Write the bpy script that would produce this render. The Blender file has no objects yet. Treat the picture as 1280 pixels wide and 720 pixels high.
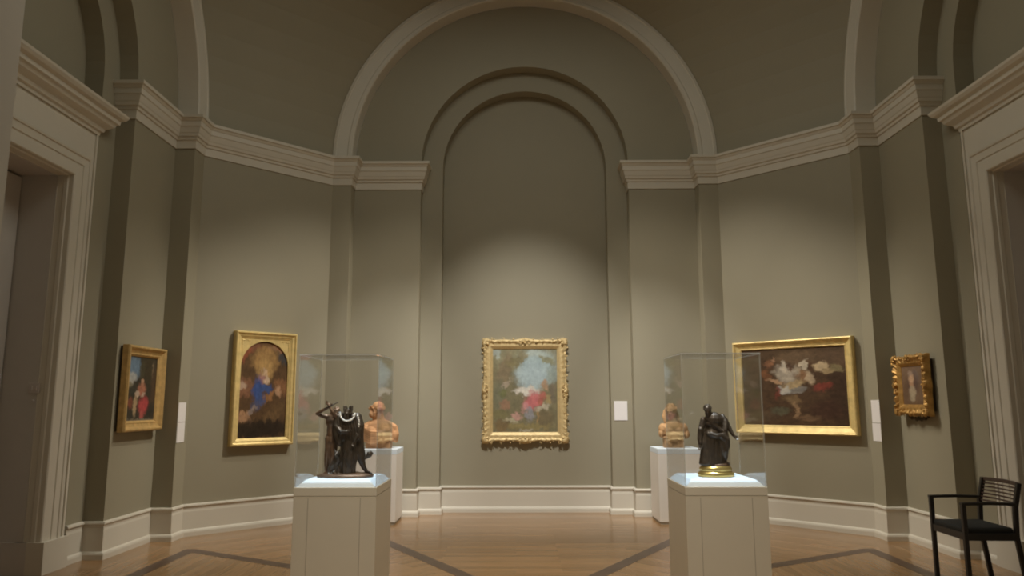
import bpy, bmesh, math, random
from mathutils import Vector, Matrix, noise
random.seed(7)
PI = math.pi
S = bpy.context.scene
COL = S.collection

# ------------------------------------------------------------------ plan of the room (metres)
YC = 5.7916                       # room centre, camera stands at Y = 0
DB, DP, D1, D0 = 3.798, 4.023, 4.216, 4.408      # block face, pier plane, step plane, niche back (distance from centre)
A1, A2, B1, B2 = 1.1426, 1.4243, 2.3287, 2.5834  # half widths: inner arch, outer arch, inside and outside of the block
ZS = 4.69                         # springing line of all arches
ZCB, ZCT = 4.33, 4.70             # cornice
NS = 28                           # arc steps

def side_pt(side, x, d, z=0.0):
    if side == 'N': return Vector((x, YC + d, z))
    if side == 'W': return Vector((-d, YC + x, z))
    if side == 'E': return Vector((d, YC - x, z))
    return Vector((-x, YC - d, z))

# ------------------------------------------------------------------ materials
def mat(name, color, rough=0.6, metal=0.0, noise_amt=0.0, noise_scale=8.0, bump=0.0, bump_scale=60.0, coat=0.0, spec=0.5):
    m = bpy.data.materials.new(name); m.use_nodes = True
    nt = m.node_tree; b = nt.nodes['Principled BSDF']
    b.inputs['Base Color'].default_value = (*color, 1)
    b.inputs['Roughness'].default_value = rough
    b.inputs['Metallic'].default_value = metal
    b.inputs['Coat Weight'].default_value = coat
    b.inputs['Specular IOR Level'].default_value = spec
    tc = nt.nodes.new('ShaderNodeTexCoord')
    if noise_amt:
        n = nt.nodes.new('ShaderNodeTexNoise'); n.inputs['Scale'].default_value = noise_scale; n.inputs['Detail'].default_value = 4
        nt.links.new(tc.outputs['Object'], n.inputs['Vector'])
        r = nt.nodes.new('ShaderNodeValToRGB')
        r.color_ramp.elements[0].position = .3; r.color_ramp.elements[1].position = .7
        r.color_ramp.elements[0].color = (*[c * (1 - noise_amt) for c in color], 1)
        r.color_ramp.elements[1].color = (*[min(1, c * (1 + noise_amt)) for c in color], 1)
        nt.links.new(n.outputs['Fac'], r.inputs['Fac']); nt.links.new(r.outputs['Color'], b.inputs['Base Color'])
    if bump:
        n2 = nt.nodes.new('ShaderNodeTexNoise'); n2.inputs['Scale'].default_value = bump_scale; n2.inputs['Detail'].default_value = 3
        nt.links.new(tc.outputs['Object'], n2.inputs['Vector'])
        bp = nt.nodes.new('ShaderNodeBump'); bp.inputs['Strength'].default_value = bump; bp.inputs['Distance'].default_value = .01
        nt.links.new(n2.outputs['Fac'], bp.inputs['Height']); nt.links.new(bp.outputs['Normal'], b.inputs['Normal'])
    return m

M = {}
M['wall'] = mat('grey_green_paint', (.309, .280, .203), .62, noise_amt=.02, noise_scale=1.5)
M['trim'] = mat('cream_trim_paint', (.61, .57, .49), .5, noise_amt=.015, noise_scale=2)
M['ceiling'] = mat('ceiling_paint', (.33, .30, .235), .7, noise_amt=.02)
M['door'] = mat('pale_grey_door_paint', (.52, .49, .46), .55, noise_amt=.015)
M['pedestal_lit'] = mat('lit_pedestal_paint', (.76, .72, .67), .5, noise_amt=.01)  # pedestal paint lightened so the colour carries the rear pair's stronger light
M['pedestal'] = mat('pedestal_paint', (.53, .475, .375), .5, noise_amt=.01)
M['deck'] = mat('white_deck_paint', (.70, .79, .88), .6, noise_amt=.01)
M['seam'] = mat('pedestal_seam', (.33, .29, .23), .7, noise_amt=.02)
M['gold'] = mat('gilding', (.78, .60, .26), .45, .30, noise_amt=.12, noise_scale=14, bump=.25, bump_scale=70)
M['gold_pale'] = mat('pale_gilding', (.72, .55, .28), .48, .30, noise_amt=.10, noise_scale=20, bump=.5, bump_scale=60)
M['gold_old'] = mat('antique_gilding', (.50, .29, .09), .42, .55, noise_amt=.25, noise_scale=18, bump=.4, bump_scale=60)
M['gold_base'] = mat('polished_gilt_bronze', (.52, .37, .12), .30, .8, noise_amt=.08, noise_scale=14)
M['gold_dull'] = mat('dull_gilding', (.60, .40, .16), .45, .4, noise_amt=.15, noise_scale=18, bump=.3, bump_scale=60)
M['frame_back'] = mat('frame_back_wood', (.06, .045, .03), .7, noise_amt=.1)
M['bronze'] = mat('dark_bronze', (.058, .042, .029), .40, .40, noise_amt=.35, noise_scale=24, bump=.25, bump_scale=90, spec=.6)
M['bronze_brown'] = mat('brown_bronze', (.15, .090, .054), .42, .40, noise_amt=.3, noise_scale=20, bump=.2, bump_scale=90)
M['highlight_bronze'] = mat('painted_highlight_bronze', (.74, .71, .66), .30, .25, noise_amt=.2, noise_scale=30)  # pale metal for highlights painted onto the dark bronze
M['terracotta'] = mat('terracotta', (.56, .30, .145), .75, noise_amt=.30, noise_scale=9, bump=.35, bump_scale=50)
M['terracotta_dark'] = mat('stained_terracotta', (.42, .25, .12), .75, noise_amt=.42, noise_scale=11, bump=.35, bump_scale=50)
M['black_wood'] = mat('black_stained_wood', (.020, .018, .018), .35, noise_amt=.2, noise_scale=20)
M['brown_wood'] = mat('dark_brown_wood', (.085, .050, .038), .35, noise_amt=.2, noise_scale=20)
M['seat'] = mat('black_upholstery', (.022, .024, .025), .8, noise_amt=.15, noise_scale=60, bump=.2, bump_scale=250)
M['switch'] = mat('pale_switch_plastic', (.55, .50, .48), .4, noise_amt=.01)
M['inlay'] = mat('dark_inlay_wood', (.085, .050, .035), .30, noise_amt=.2, noise_scale=6)

def label_material():
    m = mat('printed_card', (.80, .77, .77), .55)
    nt = m.node_tree; b = nt.nodes['Principled BSDF']
    tc = nt.nodes.new('ShaderNodeTexCoord'); w = nt.nodes.new('ShaderNodeTexNoise'); w.inputs['Scale'].default_value = 5
    nt.links.new(tc.outputs['Object'], w.inputs['Vector'])
    r = nt.nodes.new('ShaderNodeValToRGB')
    r.color_ramp.elements[0].color = (.76, .73, .73, 1); r.color_ramp.elements[1].color = (.84, .81, .81, 1)
    nt.links.new(w.outputs['Fac'], r.inputs['Fac']); nt.links.new(r.outputs['Color'], b.inputs['Base Color'])
    return m
M['card'] = label_material()

def floor_material():
    m = bpy.data.materials.new('parquet'); m.use_nodes = True; nt = m.node_tree; b = nt.nodes['Principled BSDF']
    uv = nt.nodes.new('ShaderNodeUVMap'); uv.uv_map = 'plank'
    br = nt.nodes.new('ShaderNodeTexBrick')
    br.offset = .37; br.offset_frequency = 2; br.squash = 1
    br.inputs['Color1'].default_value = (.27, .150, .062, 1); br.inputs['Color2'].default_value = (.36, .21, .095, 1)
    br.inputs['Mortar'].default_value = (.16, .075, .028, 1)
    br.inputs['Scale'].default_value = 1; br.inputs['Mortar Size'].default_value = .0012; br.inputs['Bias'].default_value = 0
    br.inputs['Brick Width'].default_value = 1.1; br.inputs['Row Height'].default_value = .085
    nt.links.new(uv.outputs['UV'], br.inputs['Vector'])
    mp = nt.nodes.new('ShaderNodeMapping'); mp.inputs['Scale'].default_value = (1.2, 22, 1)
    nt.links.new(uv.outputs['UV'], mp.inputs['Vector'])
    n = nt.nodes.new('ShaderNodeTexNoise'); n.inputs['Scale'].default_value = 2.2; n.inputs['Detail'].default_value = 5
    nt.links.new(mp.outputs['Vector'], n.inputs['Vector'])
    mx = nt.nodes.new('ShaderNodeMix'); mx.data_type = 'RGBA'; mx.blend_type = 'MULTIPLY'; mx.inputs[0].default_value = .55
    r = nt.nodes.new('ShaderNodeValToRGB'); r.color_ramp.elements[0].position = .3; r.color_ramp.elements[1].position = .7
    r.color_ramp.elements[0].color = (.62, .58, .54, 1); r.color_ramp.elements[1].color = (1.15, 1.12, 1.08, 1)
    nt.links.new(n.outputs['Fac'], r.inputs['Fac'])
    nt.links.new(br.outputs['Color'], mx.inputs[6]); nt.links.new(r.outputs['Color'], mx.inputs[7])
    nt.links.new(mx.outputs[2], b.inputs['Base Color'])
    b.inputs['Roughness'].default_value = .26
    b.inputs['Coat Weight'].default_value = .25; b.inputs['Coat Roughness'].default_value = .12
    bp = nt.nodes.new('ShaderNodeBump'); bp.inputs['Strength'].default_value = .05; bp.inputs['Distance'].default_value = .01
    nt.links.new(n.outputs['Fac'], bp.inputs['Height']); nt.links.new(bp.outputs['Normal'], b.inputs['Normal'])
    return m
M['floor'] = floor_material()

def glass_material(name, tint, f0, edge=False):
    # thin clear acrylic sheet: see-through plus a mirror reflection that grows towards grazing angles
    m = bpy.data.materials.new(name); m.use_nodes = True; nt = m.node_tree; nt.nodes.clear()
    out = nt.nodes.new('ShaderNodeOutputMaterial')
    tr = nt.nodes.new('ShaderNodeBsdfTransparent'); tr.inputs['Color'].default_value = (*tint, 1)
    gl = nt.nodes.new('ShaderNodeBsdfGlossy'); gl.inputs['Roughness'].default_value = .01
    lw = nt.nodes.new('ShaderNodeLayerWeight'); lw.inputs['Blend'].default_value = .5
    pw = nt.nodes.new('ShaderNodeMath'); pw.operation = 'POWER'; pw.inputs[1].default_value = 5
    nt.links.new(lw.outputs['Facing'], pw.inputs[0])
    ma = nt.nodes.new('ShaderNodeMath'); ma.operation = 'MULTIPLY_ADD'; ma.inputs[1].default_value = 1 - f0; ma.inputs[2].default_value = f0
    nt.links.new(pw.outputs[0], ma.inputs[0])
    mx = nt.nodes.new('ShaderNodeMixShader')
    nt.links.new(ma.outputs[0], mx.inputs[0]); nt.links.new(tr.outputs[0], mx.inputs[1]); nt.links.new(gl.outputs[0], mx.inputs[2])
    if edge:
        df = nt.nodes.new('ShaderNodeBsdfDiffuse'); df.inputs['Color'].default_value = (.75, .76, .74, 1)
        m2 = nt.nodes.new('ShaderNodeMixShader'); m2.inputs[0].default_value = .28
        nt.links.new(mx.outputs[0], m2.inputs[1]); nt.links.new(df.outputs[0], m2.inputs[2])
        nt.links.new(m2.outputs[0], out.inputs[0])
    else:
        nt.links.new(mx.outputs[0], out.inputs[0])
    return m
M['glass'] = glass_material('clear_acrylic', (.992, .992, .988), .022)
M['glass_edge'] = glass_material('polished_acrylic_edge', (.93, .94, .92), .06, True)

def paint_material(name, base, blobs, warp=.05, seed=0.0, gloss=.35, warp_scale=5.0, grain=.25):
    """canvas picture: base colour and a list of soft colour patches (u, v, ru, rv, angle, colour, strength)."""
    m = bpy.data.materials.new(name); m.use_nodes = True; nt = m.node_tree; b = nt.nodes['Principled BSDF']
    L = nt.links.new
    uv = nt.nodes.new('ShaderNodeUVMap'); uv.uv_map = 'canvas'
    n = nt.nodes.new('ShaderNodeTexNoise'); n.inputs['Scale'].default_value = warp_scale; n.inputs['Detail'].default_value = 7; n.inputs['Roughness'].default_value = .68
    ad = nt.nodes.new('ShaderNodeVectorMath'); ad.operation = 'ADD'; ad.inputs[1].default_value = (seed, seed * .7, 0)
    L(uv.outputs['UV'], ad.inputs[0]); L(ad.outputs[0], n.inputs['Vector'])
    sb = nt.nodes.new('ShaderNodeVectorMath'); sb.operation = 'SUBTRACT'; sb.inputs[1].default_value = (.5, .5, .5)
    L(n.outputs['Color'], sb.inputs[0])
    sc = nt.nodes.new('ShaderNodeVectorMath'); sc.operation = 'SCALE'; sc.inputs['Scale'].default_value = warp * 3.4
    L(sb.outputs[0], sc.inputs[0])
    n3 = nt.nodes.new('ShaderNodeTexNoise'); n3.inputs['Scale'].default_value = 17; n3.inputs['Detail'].default_value = 5
    L(ad.outputs[0], n3.inputs['Vector'])
    sb3 = nt.nodes.new('ShaderNodeVectorMath'); sb3.operation = 'SUBTRACT'; sb3.inputs[1].default_value = (.5, .5, .5); L(n3.outputs['Color'], sb3.inputs[0])
    sc3 = nt.nodes.new('ShaderNodeVectorMath'); sc3.operation = 'SCALE'; sc3.inputs['Scale'].default_value = .13; L(sb3.outputs[0], sc3.inputs[0])
    w0 = nt.nodes.new('ShaderNodeVectorMath'); w0.operation = 'ADD'; L(sc.outputs[0], w0.inputs[0]); L(sc3.outputs[0], w0.inputs[1])
    wv = nt.nodes.new('ShaderNodeVectorMath'); wv.operation = 'ADD'
    L(uv.outputs['UV'], wv.inputs[0]); L(w0.outputs[0], wv.inputs[1])
    col = None
    rgb = nt.nodes.new('ShaderNodeRGB'); rgb.outputs[0].default_value = (*base, 1); col = rgb.outputs[0]
    for (u, v, ru, rv, ang, c, st) in blobs:
        mp = nt.nodes.new('ShaderNodeMapping'); mp.vector_type = 'TEXTURE'
        mp.inputs['Location'].default_value = (u, v, 0); mp.inputs['Rotation'].default_value = (0, 0, math.radians(ang))
        mp.inputs['Scale'].default_value = (ru, rv, 1)
        L(wv.outputs[0], mp.inputs['Vector'])
        sep = nt.nodes.new('ShaderNodeVectorMath'); sep.operation = 'MULTIPLY'; sep.inputs[1].default_value = (1, 1, 0)
        L(mp.outputs[0], sep.inputs[0])
        ln = nt.nodes.new('ShaderNodeVectorMath'); ln.operation = 'LENGTH'; L(sep.outputs[0], ln.inputs[0])
        mr = nt.nodes.new('ShaderNodeMapRange'); mr.interpolation_type = 'SMOOTHSTEP'
        mr.inputs['From Min'].default_value = 1.25; mr.inputs['From Max'].default_value = .55
        mr.inputs['To Min'].default_value = 0; mr.inputs['To Max'].default_value = st
        L(ln.outputs['Value'], mr.inputs['Value'])
        mx = nt.nodes.new('ShaderNodeMix'); mx.data_type = 'RGBA'
        L(mr.outputs[0], mx.inputs[0]); L(col, mx.inputs[6]); mx.inputs[7].default_value = (*c, 1)
        col = mx.outputs[2]
    n2 = nt.nodes.new('ShaderNodeTexNoise'); n2.inputs['Scale'].default_value = 13; n2.inputs['Detail'].default_value = 6; n2.inputs['Roughness'].default_value = .7
    L(ad.outputs[0], n2.inputs['Vector'])
    r = nt.nodes.new('ShaderNodeValToRGB'); r.color_ramp.elements[0].position = .3; r.color_ramp.elements[1].position = .7
    r.color_ramp.elements[0].color = (.35, .35, .36, 1); r.color_ramp.elements[1].color = (1.7, 1.62, 1.45, 1)
    L(n2.outputs['Fac'], r.inputs['Fac'])
    mu = nt.nodes.new('ShaderNodeMix'); mu.data_type = 'RGBA'; mu.blend_type = 'MULTIPLY'; mu.inputs[0].default_value = grain
    L(col, mu.inputs[6]); L(r.outputs['Color'], mu.inputs[7]); L(mu.outputs[2], b.inputs['Base Color'])
    b.inputs['Roughness'].default_value = gloss + .1; b.inputs['Specular IOR Level'].default_value = .25
    return m

# ------------------------------------------------------------------ object helpers
def link(name, bm, m, parent=None, smooth=False, loc=None):
    me = bpy.data.meshes.new(name)
    bmesh.ops.remove_doubles(bm, verts=bm.verts, dist=1e-5)
    bmesh.ops.recalc_face_normals(bm, faces=bm.faces)
    bm.to_mesh(me); bm.free()
    ms = m if isinstance(m, (list, tuple)) else [m]
    for k in ms: me.materials.append(k)
    if smooth:
        for p in me.polygons: p.use_smooth = True
    o = bpy.data.objects.new(name, me); COL.objects.link(o)
    if parent: o.parent = parent
    if loc: o.location = loc
    return o

def structure(name, bm, m, smooth=False):
    o = link(name, bm, m, smooth=smooth); o['kind'] = 'structure'; return o

def thing(name, label, cat, loc=(0, 0, 0), rz=0, group=None, rot=None):
    o = bpy.data.objects.new(name, None); COL.objects.link(o); o.empty_display_size = .1
    o.location = loc; o.rotation_euler = rot or (0, 0, rz)
    o['label'] = label; o['category'] = cat
    if group: o['group'] = group
    return o

def tag(o, label, cat, group=None):
    o['label'] = label; o['category'] = cat
    if group: o['group'] = group
    return o

def quad(bm, a, b, c, d, mi=0):
    f = bm.faces.new([bm.verts.new(v) for v in (a, b, c, d)]); f.material_index = mi; return f

def box(bm, x0, x1, y0, y1, z0, z1, bev=0.0, mtx=None, mi=0):
    r = bmesh.ops.create_cube(bm, size=1)
    vs = r['verts']
    for v in vs:
        v.co = Vector((x0 + (v.co.x + .5) * (x1 - x0), y0 + (v.co.y + .5) * (y1 - y0), z0 + (v.co.z + .5) * (z1 - z0)))
    fs = {f for v in vs for f in v.link_faces}
    for f in fs: f.material_index = mi
    if bev:
        es = list({e for v in vs for e in v.link_edges})
        rb = bmesh.ops.bevel(bm, geom=es, offset=bev, segments=2, affect='EDGES', profile=.5)
        vs = list({v for f in rb['faces'] for v in f.verts} | {v for v in vs if v.is_valid})
    if mtx:
        bmesh.ops.transform(bm, matrix=mtx, verts=[v for v in vs if v.is_valid])
    return vs

_UNIT = {}
def ball(bm, c, r, rot=None, seg=16):
    rr = (r, r, r) if not hasattr(r, '__len__') else r
    rows = max(6, seg // 2 + 2)
    if seg not in _UNIT:
        _UNIT[seg] = [[Vector((math.sin(PI * i / rows) * math.cos(2 * PI * k / seg), math.sin(PI * i / rows) * math.sin(2 * PI * k / seg), math.cos(PI * i / rows))) for k in range(seg)] for i in range(1, rows)]
    mt = Matrix.Translation(c) @ (rot if rot is not None else Matrix()) @ Matrix.Diagonal((*rr, 1))
    top, bot = bm.verts.new(mt @ Vector((0, 0, 1))), bm.verts.new(mt @ Vector((0, 0, -1)))
    rings = [[bm.verts.new(mt @ v) for v in row] for row in _UNIT[seg]]
    for k in range(seg):
        j = (k + 1) % seg
        bm.faces.new((top, rings[0][k], rings[0][j])); bm.faces.new((bot, rings[-1][j], rings[-1][k]))
        for r0, r1 in zip(rings, rings[1:]): bm.faces.new((r0[k], r1[k], r1[j], r0[j]))

def limb(bm, pts, seg=12, flat=1.0):
    """tapered tube through (x, y, z, r) points, rounded ends."""
    P = [Vector(p[:3]) for p in pts]; R = [p[3] for p in pts]
    rings = []; up = Vector((.13, .97, .21)).normalized()
    n = len(P)
    for i in range(n):
        t = (P[min(i + 1, n - 1)] - P[max(i - 1, 0)])
        t = t.normalized() if t.length > 1e-9 else Vector((0, 0, 1))
        a = t.cross(up)
        if a.length < .1: a = t.cross(Vector((1, 0, 0)))
        a.normalize(); b = t.cross(a).normalized()
        rings.append([bm.verts.new(P[i] + (a * math.cos(2 * PI * k / seg) + b * math.sin(2 * PI * k / seg) * flat) * R[i]) for k in range(seg)])
    for i in range(n - 1):
        for k in range(seg):
            bm.faces.new((rings[i][k], rings[i][(k + 1) % seg], rings[i + 1][(k + 1) % seg], rings[i + 1][k]))
    bm.faces.new(rings[0][::-1]); bm.faces.new(rings[-1])
    for i in (0, n - 1):
        ball(bm, P[i], R[i] * .98, seg=10)

def lathe(bm, prof, seg=32, sx=1, sy=1, c=(0, 0, 0)):
    rings = []
    for r, z in prof:
        rings.append([bm.verts.new((c[0] + r * sx * math.cos(2 * PI * k / seg), c[1] + r * sy * math.sin(2 * PI * k / seg), c[2] + z)) for k in range(seg)])
    for i in range(len(rings) - 1):
        for k in range(seg):
            bm.faces.new((rings[i][k], rings[i][(k + 1) % seg], rings[i + 1][(k + 1) % seg], rings[i + 1][k]))
    bm.faces.new(rings[0][::-1]); bm.faces.new(rings[-1])

def sweep(bm, path, prof, closed=False, cap=True):
    """plan sweep: path of (x, y) points, prof of (offset, z); offset goes to the LEFT of the walking direction; mitred."""
    P = [Vector(p) for p in path]; n = len(P); rings = []
    for i in range(n):
        if closed or 0 < i < n - 1:
            d0 = (P[i] - P[i - 1]).normalized(); d1 = (P[(i + 1) % n] - P[i]).normalized()
        elif i == 0: d0 = d1 = (P[1] - P[0]).normalized()
        else: d0 = d1 = (P[i] - P[i - 1]).normalized()
        n0 = Vector((-d0.y, d0.x)); n1 = Vector((-d1.y, d1.x))
        m = (n0 + n1)
        m = m / max(.2, m.length_squared) * 2
        rings.append([bm.verts.new((P[i].x + m.x * o, P[i].y + m.y * o, z)) for o, z in prof])
    k = len(prof)
    for i in range(n if closed else n - 1):
        j = (i + 1) % n
        for a in range(k - 1):
            bm.faces.new((rings[i][a], rings[i][a + 1], rings[j][a + 1], rings[j][a]))
    if cap and not closed:
        bm.faces.new(rings[0]); bm.faces.new(rings[-1][::-1])

def outline(w):
    pts = [(-w, 0.0), (-w, ZS * .5)]
    for k in range(NS + 1):
        a = PI - PI * k / NS
        pts.append((w * math.cos(a), ZS + w * math.sin(a)))
    pts += [(w, ZS * .5), (w, 0.0)]
    return pts

# ------------------------------------------------------------------ walls
def strip(bm, side, oa, da, ob, db):
    for i in range(len(oa) - 1):
        quad(bm, side_pt(side, oa[i][0], da, oa[i][1]), side_pt(side, oa[i + 1][0], da, oa[i + 1][1]),
             side_pt(side, ob[i + 1][0], db, ob[i + 1][1]), side_pt(side, ob[i][0], db, ob[i][1]))

DOOR_W, DOOR_H = .76, 3.52
def side_wall(side, name, kind):
    bm = bmesh.new()
    oB, oA2, oA1 = outline(B1), outline(A2), outline(A1)
    strip(bm, side, oB, DP, oA2, DP)
    for s in (-1, 1):                                            # block: return and face below the cornice
        quad(bm, side_pt(side, s * B1, DB, 0), side_pt(side, s * B1, DP, 0), side_pt(side, s * B1, DP, ZS), side_pt(side, s * B1, DB, ZS))
        quad(bm, side_pt(side, s * B1, DB, 0), side_pt(side, s * B2, DB, 0), side_pt(side, s * B2, DB, ZS), side_pt(side, s * B1, DB, ZS))
    if kind != 'passage':
        strip(bm, side, oA2, DP, oA2, D1); strip(bm, side, oA2, D1, oA1, D1); strip(bm, side, oA1, D1, oA1, D0)
        arc = [p for p in oA1 if p[1] >= ZS - 1e-6]
        f = bm.faces.new([bm.verts.new(side_pt(side, x, D0, z)) for x, z in arc])
        if kind == 'niche':
            quad(bm, side_pt(side, -A1, D0, 0), side_pt(side, A1, D0, 0), side_pt(side, A1, D0, ZS), side_pt(side, -A1, D0, ZS))
        else:
            for s in (-1, 1):
                quad(bm, side_pt(side, s * A1, D0, 0), side_pt(side, s * DOOR_W, D0, 0), side_pt(side, s * DOOR_W, D0, DOOR_H), side_pt(side, s * A1, D0, DOOR_H))
            quad(bm, side_pt(side, -A1, D0, DOOR_H), side_pt(side, A1, D0, DOOR_H), side_pt(side, A1, D0, ZS), side_pt(side, -A1, D0, ZS))
    return structure(name, bm, M['wall'])
side_wall('N', 'wall_back', 'niche')
side_wall('W', 'wall_left', 'door')
side_wall('E', 'wall_right', 'door')
side_wall('S', 'wall_front', 'passage')

SEQ = ['N', 'W', 'S', 'E']                                       # walking round the room, left of the camera first
NAMES = {'N': 'back_left', 'W': 'front_left', 'S': 'front_right', 'E': 'back_right'}
for i, a in enumerate(SEQ):
    b = SEQ[(i + 1) % 4]
    bm = bmesh.new()
    p, q = side_pt(a, -B2, DB), side_pt(b, B2, DB)
    up = Vector((0, 0, ZS))
    nseg = 10
    quad(bm, p, q, q + up, p + up)
    rows = []
    for k in range(NS // 2 + 1):                                 # the spandrel between two arches above the springing line
        t = PI / 2 * k / (NS // 2); h = B2 * math.sin(t); c = B2 * math.cos(t)
        u, v = side_pt(a, -c, DB, ZS + h), side_pt(b, c, DB, ZS + h)
        rows.append([u.lerp(v, j / nseg) for j in range(nseg + 1)])
    for r0, r1 in zip(rows, rows[1:]):
        for j in range(nseg): quad(bm, r0[j], r0[j + 1], r1[j + 1], r1[j])
    structure('wall_' + NAMES[a], bm, M['wall'])

bm = bmesh.new()
bm.faces.new([bm.verts.new(side_pt(s, 0, DB, ZS + B2)) for s in SEQ])
structure('ceiling', bm, M['ceiling'])

# ------------------------------------------------------------------ arch mouldings (cream)
TN = [0]
def trim(bm, m=None, smooth=False):
    TN[0] += 1
    return structure('trim_%d' % TN[0], bm, m or M['trim'], smooth)

for s in SEQ:
    bm = bmesh.new()
    prof = [(B2 + .004, DB + .01), (B2 + .004, DB - .022), (B2 - .035, DB - .030), (B2 - .045, DB - .018), (B1 + .07, DB - .012), (B1 + .055, DB - .022), (B1 + .012, DB - .022), (B1, DB - .006), (B1, DP)]
    rings = []
    for k in range(65):
        t = PI - PI * k / 64
        rings.append([bm.verts.new(side_pt(s, r * math.cos(t), d, ZS + r * math.sin(t))) for r, d in prof])
    for r0, r1 in zip(rings, rings[1:]):
        for j in range(len(prof) - 1): bm.faces.new((r0[j], r0[j + 1], r1[j + 1], r1[j]))
    trim(bm)

# ------------------------------------------------------------------ cornice and baseboards: swept round each corner
CORN = [(0, ZCB), (.012, ZCB), (.016, ZCB + .093), (.030, ZCB + .098), (.034, ZCB + .125), (.050, ZCB + .135), (.056, ZCB + .165), (.062, ZCB + .175),
        (.076, ZCB + .235), (.086, ZCB + .245), (.088, ZCB + .298), (.096, ZCB + .304), (.108, ZCB + .330), (.122, ZCB + .336), (.124, ZCT), (0, ZCT + .012)]
BASE = [(0, .345), (.012, .345), (.026, .338), (.030, .322), (.022, .312), (.016, .306), (.014, .285), (.018, .262), (.020, .075), (.036, .062), (.042, .045), (.042, 0), (0, 0)]
def pt2(side, x, d):
    v = side_pt(side, x, d); return (v.x, v.y)
def corner_path(a, b, start, end):
    return start + [pt2(a, -A2, DP), pt2(a, -B1, DP), pt2(a, -B1, DB), pt2(a, -B2, DB), pt2(b, B2, DB), pt2(b, B1, DB), pt2(b, B1, DP), pt2(b, A2, DP)] + end
for i, a in enumerate(SEQ):
    b = SEQ[(i + 1) % 4]
    da = .4 if a == 'S' else 0; db = .4 if b == 'S' else 0
    path = corner_path(a, b, [pt2(a, -A2, D1)], [pt2(b, A2, D1)])
    bm = bmesh.new(); sweep(bm, path, CORN); trim(bm)
    st = {'N': [], 'S': [pt2(a, -A2, D1)]}.get(a, [pt2(a, -A1 + .0, D1), pt2(a, -A2, D1)])
    en = {'S': [pt2(b, A2, D1)], 'N': []}.get(b, [pt2(b, A2, D1), pt2(b, A1 - .0, D1)])
    if a == 'N': st = [pt2(a, -A1, D0), pt2(a, -A1, D1), pt2(a, -A2, D1)]
    if b == 'N': en = [pt2(b, A2, D1), pt2(b, A1, D1), pt2(b, A1, D0)]
    bm = bmesh.new(); sweep(bm, corner_path(a, b, st, en), BASE)
    structure('baseboard_' + NAMES[a], bm, M['trim'])
bm = bmesh.new(); sweep(bm, [pt2('N', A1, D0), pt2('N', -A1, D0)], BASE); structure('baseboard_back', bm, M['trim'])

# ------------------------------------------------------------------ doorways left and right
def extrude_box(bm, side, x0, x1, d0, d1, z0, z1):
    a, b = side_pt(side, x0, d0, z0), side_pt(side, x1, d1, z1)
    box(bm, min(a.x, b.x), max(a.x, b.x), min(a.y, b.y), max(a.y, b.y), z0, z1)

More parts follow.
